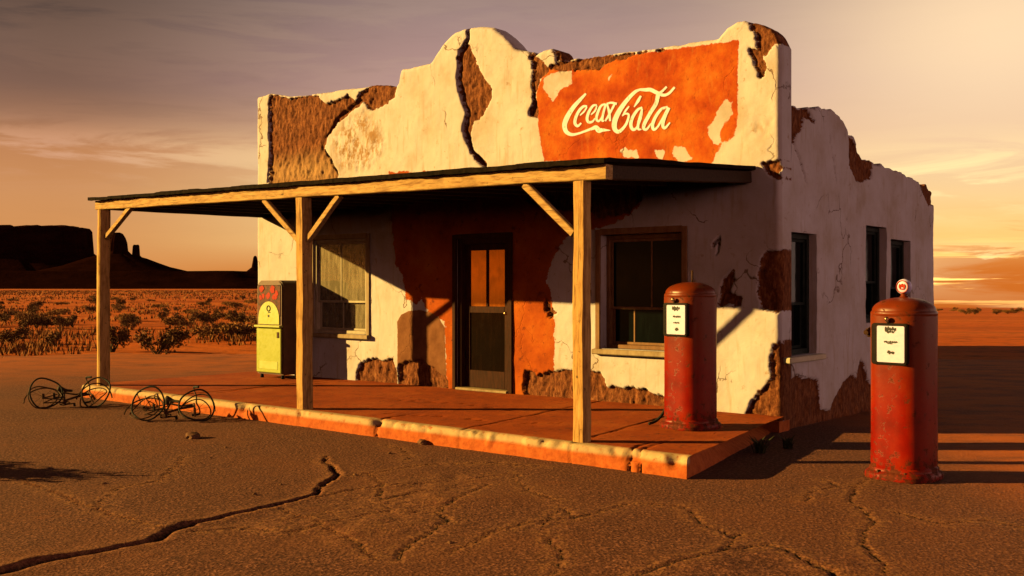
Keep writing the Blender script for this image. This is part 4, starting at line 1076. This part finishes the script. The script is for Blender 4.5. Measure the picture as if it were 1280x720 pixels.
mesa('butte', 2400, 147, 12, 24, [(170, 0), (120, 14), (80, 21), (48, 29), (22, 39), (4, 44), (0, 48), (-1, 58), (-3, 64), (-6, 69), (-9, 71)], 921, n=64, rough=.10)
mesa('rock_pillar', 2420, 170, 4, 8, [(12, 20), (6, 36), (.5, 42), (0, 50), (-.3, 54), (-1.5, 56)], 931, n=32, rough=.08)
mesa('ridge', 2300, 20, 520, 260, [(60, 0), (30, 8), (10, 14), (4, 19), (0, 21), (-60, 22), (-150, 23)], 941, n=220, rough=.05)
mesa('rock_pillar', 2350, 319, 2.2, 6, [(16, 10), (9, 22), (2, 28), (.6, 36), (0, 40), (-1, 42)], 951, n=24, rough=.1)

# ================================================================== SCRUB
def shrub_mesh(seed, wd, ht, n_leaf, leaf, dense=.6):
    rg = random.Random(seed); fol, twg = BM(), BM()
    lobes = [(rg.uniform(-.5, .5)*wd, rg.uniform(-.5, .5)*wd, rg.uniform(.35, .75)*ht, rg.uniform(.25, .5)) for _ in range(7)]
    for lx, ly, lz, lr in lobes:
        for k in range(3):
            e = Vector((lx+rg.gauss(0, .12)*wd, ly+rg.gauss(0, .12)*wd, lz+rg.uniform(-.1, .3)*ht)); m_ = e*.5+Vector((rg.gauss(0, .05), rg.gauss(0, .05), .08*ht))
            add_tube(twg, [(rg.gauss(0, .03), rg.gauss(0, .03), -.03), m_, e], [.012*ht+.003, .008*ht, .003], 4)
    for k in range(n_leaf):
        lx, ly, lz, lr = rg.choice(lobes)
        d = Vector((rg.gauss(0, 1), rg.gauss(0, 1), rg.gauss(0, .8))).normalized()*(rg.random()**.45)*lr
        p = Vector((lx+d.x*wd*.8, ly+d.y*wd*.8, max(.02, lz+d.z*ht*.8)))
        t = Vector((rg.gauss(0, 1), rg.gauss(0, 1), rg.gauss(.6, .8))).normalized(); s = t.orthogonal().normalized(); s = Matrix.Rotation(rg.uniform(0, 6.28), 3, t) @ s
        L = leaf*rg.uniform(.6, 1.5)
        vs = [fol.verts.new(p-s*L*.28), fol.verts.new(p+t*L*.5-s*L*.3), fol.verts.new(p+t*L), fol.verts.new(p+t*L*.4+s*L*.3)]
        fol.faces.new(vs)
    return fol, twg
kinds = []
for k, (wd, ht, nl, lf_, mt) in enumerate([(.9, .75, 1500, .07, 'scrub'), (1.2, .6, 1600, .08, 'scrubdry'), (.7, .9, 1300, .07, 'scrub'), (1.5, .55, 1700, .09, 'scrubdry'), (.6, .5, 900, .06, 'scrub')]):
    f, t = shrub_mesh(40+k, wd, ht, nl, lf_)
    mf = bpy.data.meshes.new('foliage'); f.to_mesh(mf); f.free(); mf.materials.append(M[mt])
    mtw = bpy.data.meshes.new('stems'); t.to_mesh(mtw); t.free(); mtw.materials.append(M['twig'])
    kinds.append((mf, mtw))
def put_shrub(x, y, s, kind, label, group, rz=0, sz=None):
    z = float(terrain_z(np.array([x]), np.array([y]))[0])
    o = empty('desert_shrub', (x, y, z), rz); o.scale = (s, s, sz or s); tag(o, label, 'shrub', group)
    for nm, me in zip(('foliage', 'stems'), kinds[kind]): link(bpy.data.objects.new(nm, me), o)
    return o
rg = random.Random(77)
G1 = 'desert shrubs on the plain beyond the porch'
x, y = gnd(196, 441); put_shrub(x, y, 1.0, 0, 'dark squat shrub on open sand, nearest behind the two bicycles', None, 1.0, 1.1)
x, y = gnd(140, 438); put_shrub(x, y, .95, 2, 'dark bushy shrub just behind the outermost porch post', None, 2.2)
x, y = gnd(290, 424); put_shrub(x, y, 1.1, 3, 'broad straw coloured shrub left of the vending machine', None, .4)
for (px, py, s, kd) in [(15,430,1.5,0),(70,433,1.3,2),(-20,436,1.5,2),(165,412,1.4,0),(222,410,1.8,1),(255,406,1.8,0),(75,412,1.9,0),(35,414,1.6,2),(230,424,1.0,4),(310,418,1.2,0),(-40,420,1.8,0)]:
    x, y = gnd(px, py); put_shrub(x, y, s*.5*rg.uniform(.85, 1.1), kd, 'low dry desert shrub on the plain left of the store', G1, rg.uniform(0, 6))
for k in range(95):
    py = 360+rg.uniform(13, 52); px = rg.uniform(-60, 330)
    x, y = gnd(px, py)
    put_shrub(x, y, rg.uniform(.4, .85)*(1+.3*(y > 80)), rg.choice((0, 0, 1, 1, 2, 3, 4)), 'low dry desert shrub on the plain left of the store', G1, rg.uniform(0, 6))
for k in range(26):                                   # right of the store, on the falling ground
    y = rg.uniform(150, 420); x = y*rg.uniform(.405, .53)
    put_shrub(x, y, rg.uniform(1.0, 1.9), rg.choice((0, 1, 2, 3)), 'distant low shrub on the sunlit plain right of the store', 'distant shrubs right of the store', rg.uniform(0, 6))
put_shrub(-6.5, 9.85, 1.0, 0, 'added dry shrub out of view at left, placed to cast a shadow over the asphalt', None, .3, .95)  # outside the frame, added only for the shadow it throws
# bunch grass over the plain
gv, gf = [], []
def tuft(x, y, h, n, spread):
    z = float(terrain_z(np.array([x]), np.array([y]))[0])
    for k in range(n):
        a = rg.uniform(0, 6.28); l = rg.uniform(.5, 1.1)*h; bx_, by_ = x+rg.gauss(0, spread), y+rg.gauss(0, spread); w_ = .012+.0006*y
        ex_, ey_ = math.cos(a)*l*rg.uniform(.1, .6), math.sin(a)*l*rg.uniform(.1, .6); b = len(gv); ca, sa = math.cos(a+1.57)*w_, math.sin(a+1.57)*w_
        gv.extend([(bx_-ca, by_-sa, z-.02), (bx_+ca, by_+sa, z-.02), (bx_+ex_, by_+ey_, z+l)]); gf.append((b, b+1, b+2))
for k in range(2600):
    y = 1/rg.uniform(1/190, 1/21); x = y*rg.uniform(-.56, -.2)
    if float(fbm(np.array([x*.12]), np.array([y*.10]), 990, 3)[0])+.25 < rg.random()*.6: continue
    tuft(x, y, rg.uniform(.12, .32), 9, .12+.002*y)
for k in range(3000):
    y = rg.uniform(150, 700); x = y*rg.uniform(-.56, -.2); tuft(x, y, rg.uniform(.2, .5), 4, .6)
t_ = mesh_np('dry_grass', np.array(gv), np.array(gf), M['grass'], None, False); tag(t_, 'dry bunch grass and low brush spread over the desert plain', 'grass', kind='stuff')

# weeds and small stones
def weed(x, y, z, h, n, label, mt='weed', seed=1):
    r_ = random.Random(seed); v, f = [], []
    for k in range(n):
        a = r_.uniform(0, 6.28); l = h*r_.uniform(.5, 1.1); c = Vector((math.cos(a), math.sin(a), 0)); s = Vector((-c.y, c.x, 0))*.008; bpos = Vector((r_.gauss(0, .02), r_.gauss(0, .02), -.01)); b = len(v)
        m_ = bpos+c*l*.2+Vector((0, 0, l*.6)); e = bpos+c*l*r_.uniform(.4, .8)+Vector((0, 0, l*.9))
        v += [bpos-s, bpos+s, m_+s*1.6, m_-s*1.6, e]; f += [(b, b+1, b+2), (b, b+2, b+3), (b+3, b+2, b+4)]
    o = mesh_np('weed', np.array([tuple(p) for p in v]), np.array(f), M[mt], None, False); o.location = (x, y, z); tag(o, label, 'weed'); return o
x, y = gnd(470, 544); weed(x, y, 0, .16, 22, 'small weed sprouting at the foot of the porch kerb', seed=3)
x, y = gnd(950, 566); weed(x, y, -.02, .22, 40, 'green weed in the shade beside the porch corner', seed=4)
x, y = gnd(985, 560); weed(x, y, -.02, .18, 30, 'lower green weed against the side wall near the corner', seed=6)
def stone(x, y, s, label, group=None, seed=1, nm='stone', mt='stone'):
    bm = BM(); bmesh.ops.create_icosphere(bm, subdivisions=3, radius=1)
    co = np.array([v.co[:] for v in bm.verts]); n_ = fbm(co[:, 0]*1.7+seed*3, co[:, 1]*1.7+co[:, 2]*1.3, 900+seed, 3)
    for v, k in zip(bm.verts, n_): v.co = Vector((v.co.x*1.3, v.co.y, v.co.z*.7))*s*(1+.45*float(k))
    o = obj(nm, bm, M[mt], None, 40, (x, y, s*.35)); o.rotation_euler = (0, 0, seed); tag(o, label, 'stone', group); return o
x, y = gnd(241, 548); stone(x, y, .075, 'reddish fist-sized stone on the asphalt before the second bicycle', seed=1)
x, y = gnd(528, 555); stone(x, y, .05, 'pale pebble on the asphalt under the middle of the porch kerb', seed=2)
rg2 = random.Random(9)
for k in range(11):
    px, py = rg2.choice([(rg2.uniform(300, 640), rg2.uniform(575, 690)), (rg2.uniform(0, 1280), rg2.uniform(560, 715)), (rg2.uniform(260, 800), rg2.uniform(545, 600))])
    x, y = gnd(px, py); lu, lv_ = w2loc(x, y)
    if lv_ > -.05 and lu < .1: continue
    stone(x, y, rg2.uniform(.010, .018), 'tiny gravel stone scattered on the cracked asphalt', 'gravel stones on the asphalt', seed=10+k)

# ================================================================== LIGHT, SKY, CAMERA
KS, EL = 1.27, 15.4
Lh = KS*U+V; Lh /= np.linalg.norm(Lh)
Ld = Vector((Lh[0]*math.cos(R(EL)), Lh[1]*math.cos(R(EL)), -math.sin(R(EL))))
sun = bpy.data.lights.new('sun', 'SUN'); sun.energy = 5.0; sun.angle = R(.5); sun.color = (1.0, .65, .165)
so = link(bpy.data.objects.new('sun', sun)); so.rotation_euler = Ld.to_track_quat('-Z', 'Y').to_euler(); so.location = (-30, 0, 20)

wd_ = bpy.data.worlds.new('World'); sc.world = wd_; wd_.use_nodes = True
g = NT(wd_.node_tree); g.n.clear()
out = g.new('ShaderNodeOutputWorld'); bg = g.new('ShaderNodeBackground'); g.l.new(bg.outputs[0], out.inputs[0])
sky = g.new('ShaderNodeTexSky', sky_type='NISHITA'); sky.sun_disc = False
sky.sun_elevation = R(EL); sky.sun_rotation = math.atan2(-Ld.x, -Ld.y); sky.dust_density = 4.0; sky.air_density = 1.5
d = g.coord('Generated'); dx, dy, dz = g.sep(d)
el = g.m('ARCSINE', g.m('MAXIMUM', dz, -.02))                        # elevation in radians
left = g.ramp(g.mr(el, 0, .6, smooth=False), [(0, (.88,.34,.085)), (.08, (.85,.37,.12)), (.14, (.80,.36,.135)), (.21, (.68,.29,.118)), (.25, (.45,.215,.12)), (.30, (.275,.145,.10)), (.36, (.20,.115,.085)), (.42, (.125,.077,.060)), (.56, (.045,.03,.032)), (1, (.015,.011,.013))])
right = g.ramp(g.mr(el, 0, .6, smooth=False), [(0, (.70,.14,.01)), (.025, (.85,.24,.025)), (.07, (1.25,.78,.29)), (.135, (1.2,.82,.36)), (.22, (1.05,.64,.36)), (.32, (.66,.39,.34)), (.44, (.46,.30,.27)), (.54, (.28,.19,.17)), (.66, (.08,.055,.055)), (1, (.02,.016,.018))])
faz = g.mr(g.m('DIVIDE', dx, g.m('MAXIMUM', dy, .2)), -.46, -.02)
base = g.mix(faz, left, right)
east = g.ramp(g.mr(el, 0, .8, smooth=False), [(0, (1.6,.98,.74)), (.22, (1.35,.86,.70)), (.42, (.30,.19,.17)), (.7, (.03,.022,.025)), (1, (.015,.012,.014))])
base = g.mix(g.mr(g.m('ARCTAN2', dx, dy), .62, 1.1), base, east)
back = g.ramp(g.mr(el, 0, .8, smooth=False), [(0, (3.8,1.5,.95)), (.2, (3.3,1.35,.95)), (.36, (.40,.18,.14)), (.6, (.03,.02,.02)), (1, (.015,.012,.012))])
base = g.mix(g.mr(dy, -.45, .25, 1, 0), base, g.mix(g.mr(dx, .2, .8), back, east))
west = g.ramp(g.mr(el, 0, .5, smooth=False), [(0, (.30,.10,.025)), (.3, (.14,.055,.028)), (1, (.012,.009,.010))])
base = g.mix(g.mr(g.m('ARCTAN2', dx, dy), -.56, -.85), base, west)
def blob(px, py, sx, sy):
    v = Vector(((px-CX)/F, 1, (CY-py)/F)).normalized()
    a0 = math.atan2(v.x, v.y); e0 = math.asin(v.z)
    az = g.m('ARCTAN2', dx, dy)
    if px < -20000: a0 = -1.50
    p = g.m('POWER', g.m('DIVIDE', g.m('SUBTRACT', az, a0), sx), 2); q_ = g.m('POWER', g.m('DIVIDE', g.m('SUBTRACT', el, e0), sy), 2)
    return g.m('EXPONENT', g.m('MULTIPLY', g.m('ADD', p, q_), -1))
base = g.mix(g.m('MULTIPLY', blob(1262, 40, .20, .115), .95), base, (1.32,.94,.57))
base = g.mix(g.m('MULTIPLY', blob(1240, 300, .28, .035), .5), base, (1.7,.80,.17))
# streaky clouds
nv = g.vmul(d, (2.2, 2.2, 17)); cl = g.noise(nv, 1.9, 9, .62, .5); cl2 = g.noise(g.vmul(d, (4, 4, 34)), 2.3, 8, .65, .3)
hi = g.mr(cl, .43, .56)
litc = g.mix(faz, (.86,.44,.25), (1.55,1.18,.55))
band = g.m('ADD', blob(1240, 222, .17, .026), g.m('ADD', g.m('MULTIPLY', blob(90, 190, .24, .020), 1.0), g.m('MULTIPLY', blob(150, 30, .3, .05), .06)), clamp=True)
band = g.m('ADD', band, g.m('MULTIPLY', blob(1240, 343, .16, .020), 1.0), clamp=True)
base = g.mix(g.m('MULTIPLY', g.m('MULTIPLY', hi, g.m('ADD', g.m('MULTIPLY', band, 1.0), .015), clamp=True), .95), base, litc)
cb = g.noise(g.vmul(d, (3.2, 3.2, 30)), 2.0, 8, .6, .6)
dk = g.m('MULTIPLY', g.mr(g.m('ADD', cb, g.m('MULTIPLY', blob(1300, 352, .12, .022), .22)), .50, .56), blob(1290, 348, .16, .036))
base = g.mix(g.m('MULTIPLY', dk, .92), base, (.84,.20,.022))
sk = g.noise(g.vmul(d, (2.4, 2.4, 60)), 2.6, 7, .6, .4)
gl_ = g.m('MULTIPLY', g.mr(sk, .52, .60), blob(1225, 347, .13, .022))
base = g.mix(gl_, base, (2.6,1.45,.36))
dk2 = g.m('MULTIPLY', g.mr(cl2, .50, .66), blob(120, 60, .5, .12))
base = g.mix(g.m('MULTIPLY', dk2, .10), base, (.10,.06,.055))
# the bright western sky round the sun
sd = g.new('ShaderNodeVectorMath', operation='DOT_PRODUCT'); g.put(sd.inputs[0], d); sd.inputs[1].default_value = (-Ld.x, -Ld.y, -Ld.z)
gs = g.m('POWER', g.m('MAXIMUM', sd.outputs['Value'], 0), 60)
base = g.mix(g.m('MULTIPLY', gs, .5), base, (1.0,.40,.10))
base = g.mix(blob(-24000, 330, .34, .040), base, (3.6,1.05,.12))
fin = g.new('ShaderNodeMix', data_type='RGBA', blend_type='ADD'); fin.inputs[0].default_value = .0015
g.l.new(base, fin.inputs[6]); g.l.new(sky.outputs[0], fin.inputs[7]); g.l.new(fin.outputs[2], bg.inputs['Color'])
bg.inputs['Strength'].default_value = .41

cam = bpy.data.cameras.new('camera'); cam.sensor_width = 36; cam.lens = 36*F/1280; cam.clip_end = 20000; cam.clip_start = .05
co = link(bpy.data.objects.new('camera', cam)); co.location = (0, 0, H); co.rotation_euler = (R(90), 0, 0); sc.camera = co
vs_ = sc.view_settings; vs_.view_transform = 'Standard'; vs_.look = 'None'; vs_.exposure = .95; vs_.gamma = 1; vs_.use_curve_mapping = False
sc.cycles.use_denoising = True; sc.cycles.max_bounces = 6; sc.cycles.diffuse_bounces = 0; sc.cycles.transparent_max_bounces = 8
